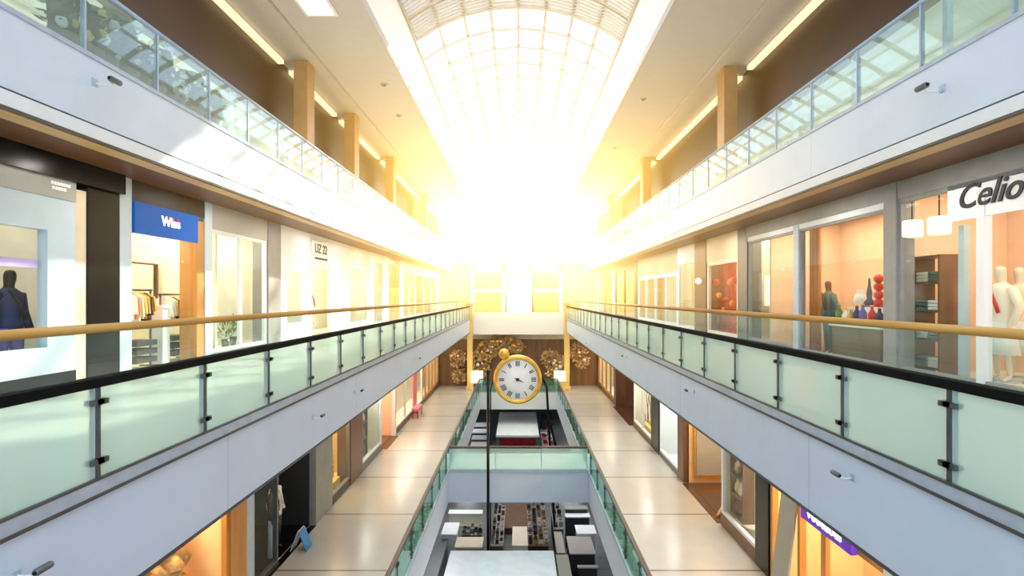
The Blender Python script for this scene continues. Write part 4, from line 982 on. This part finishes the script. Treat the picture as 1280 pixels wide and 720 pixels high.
stand('display_counter', 'bright white box counter on the right side of the void', 721, 746, 656, 667, 1.1, M['white'], M['canopy'])
stand('display_counter', 'taupe stone topped table on the right side of the void', 712, 745, 670, 692, 1.0, M['black_matt'], M['taupe'])
stand('display_counter', 'black counter with pale strip at the lower right of the void', 722, 748, 706, 709, 1.0, M['black_matt'], M['taupe'])
stand('display_counter', 'grey panelled counter at the lower left edge of the void', 528, 546, 672, 724, .9, M['grey'], M['grey_dark'])
# beyond the bridge
for k in range(4):
    stand('display_counter', ['lowest', 'second', 'third', 'topmost'][k]+' white slatted stand in the row left of the far kiosk', 588+k, 611+k//2, 552-k*8, 557-k*8, 1.2, M['grey_dark'], M['white'])
stand('display_counter', 'black stand with top rail right of the far kiosk', 677, 692, 518, 525, 1.4, M['black_matt'], M['black_matt'])
r_ = stand('display_counter', 'white counter with red items right of the far kiosk', 679, 694, 537, 562, 1.0, M['white'], M['white_fab'])
goods(r_, 2, 5, [M['red'], M['grey'], M['white_fab'], M['pink']], 'gift_box', 'small red or grey box on the white counter by the far kiosk', 'boxes by the far kiosk')
stand('display_counter', 'black frame counter at the right edge beyond the bridge', 697, 714, 524, 560, 1.0, M['black_matt'], M['grey_dark'])
stand('display_counter', 'red and white counter at the left edge beyond the bridge', 586, 604, 564, 569, .9, M['red'], M['white'])

# ------------------------------------------------------------------ golden glow at the far end, light painted as an emissive volume
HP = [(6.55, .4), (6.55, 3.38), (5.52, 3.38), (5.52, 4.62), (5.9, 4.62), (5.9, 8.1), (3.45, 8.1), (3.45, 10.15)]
hz = MB().prism(HP+[(-x, z) for x, z in HP[::-1]], 'y', 8, 45.1).build('glow_volume', M['white'], org=(0, 26, 0))
tag(hz, 'warm golden self-glowing haze, light painted as emission, at the far end of the hall', 'haze', None, 'stuff')
hm = bpy.data.materials.new('golden_glow'); hm.use_nodes = True
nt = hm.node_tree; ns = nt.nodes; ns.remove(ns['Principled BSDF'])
pv = ns.new('ShaderNodeVolumePrincipled'); pv.inputs['Density'].default_value = 0.0  # no density: the glow is emission alone, not scattered sun
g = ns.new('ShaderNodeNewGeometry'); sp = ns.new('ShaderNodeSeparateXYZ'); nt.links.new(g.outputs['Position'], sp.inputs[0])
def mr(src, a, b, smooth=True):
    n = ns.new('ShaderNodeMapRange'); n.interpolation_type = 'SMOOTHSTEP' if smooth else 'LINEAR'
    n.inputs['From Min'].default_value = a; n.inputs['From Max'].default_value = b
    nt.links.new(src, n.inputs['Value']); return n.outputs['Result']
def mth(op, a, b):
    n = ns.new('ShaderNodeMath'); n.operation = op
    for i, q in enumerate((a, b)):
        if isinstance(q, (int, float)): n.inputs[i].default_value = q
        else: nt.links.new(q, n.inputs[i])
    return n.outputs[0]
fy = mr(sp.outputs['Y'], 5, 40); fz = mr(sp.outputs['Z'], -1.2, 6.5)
GLOW = .155
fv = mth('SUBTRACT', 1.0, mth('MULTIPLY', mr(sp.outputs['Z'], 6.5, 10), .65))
st = mth('MULTIPLY', mth('MULTIPLY', mth('MULTIPLY', fy, fz), fv), GLOW)
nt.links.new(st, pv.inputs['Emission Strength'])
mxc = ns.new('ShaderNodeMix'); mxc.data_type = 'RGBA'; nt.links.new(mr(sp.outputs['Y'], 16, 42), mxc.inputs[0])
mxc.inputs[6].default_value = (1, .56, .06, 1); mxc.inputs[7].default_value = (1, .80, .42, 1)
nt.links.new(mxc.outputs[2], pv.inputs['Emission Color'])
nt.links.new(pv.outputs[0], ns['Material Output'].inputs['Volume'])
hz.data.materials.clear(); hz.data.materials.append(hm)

# ------------------------------------------------------------------ light
w = bpy.data.worlds.new('sky'); SC.world = w; w.use_nodes = True
nt = w.node_tree; bg = nt.nodes['Background']
tc = nt.nodes.new('ShaderNodeTexCoord'); sp = nt.nodes.new('ShaderNodeSeparateXYZ'); nt.links.new(tc.outputs['Generated'], sp.inputs[0])
rp = nt.nodes.new('ShaderNodeValToRGB'); nt.links.new(sp.outputs['Z'], rp.inputs['Fac'])
rp.color_ramp.elements[0].color = (.66, .82, 1, 1); rp.color_ramp.elements[1].color = (.62, .80, 1, 1)
nt.links.new(rp.outputs['Color'], bg.inputs['Color']); bg.inputs['Strength'].default_value = 4.2
sl = bpy.data.lights.new('sun', 'SUN'); sl.energy = 14; sl.angle = math.radians(1.2); sl.color = (1, .90, .72)
so = bpy.data.objects.new('sun', sl); C.objects.link(so)
so.rotation_euler = Vector((-.42, -.72, -.55)).to_track_quat('-Z', 'Y').to_euler()
# fill lights without fittings, added to brighten lower walkways, middle galleries and basement
for s in (-1, 1):
    area(s*4.2, 20, -.95, 1.2, 30, 150, (1, .86, .68), name='soffit_fill')
    for k in range(15): area(s*(5.75+.15*(k%2)), 2.6+2.9*k, SOF-.03, .22, .22, 21, (1, .95, .88), name='gallery_fill')

    for y in (15, 23, 31, 38): area(s*3.6, y, ZL-1.16, 1.2, 2.5, 55, (.95, .97, 1), name='basement_fill')

# ------------------------------------------------------------------ camera
cd = bpy.data.cameras.new('camera'); cd.sensor_width = 36; cd.lens = F/1280*36; cd.shift_x = -8/1280; cd.shift_y = 11/1280; cd.clip_end = 300
co = bpy.data.objects.new('camera', cd); C.objects.link(co); co.location = (0, 0, CAMZ); co.rotation_euler = (math.pi/2, 0, 0); SC.camera = co
SC.view_settings.view_transform = 'Standard'; SC.view_settings.look = 'None'; SC.view_settings.exposure = -0.08
cy = SC.cycles
cy.use_denoising = True; cy.max_bounces = 8; cy.diffuse_bounces = 4; cy.glossy_bounces = 4; cy.transparent_max_bounces = 24
cy.sample_clamp_indirect = 6; cy.caustics_reflective = False; cy.caustics_refractive = False; cy.volume_bounces = 0
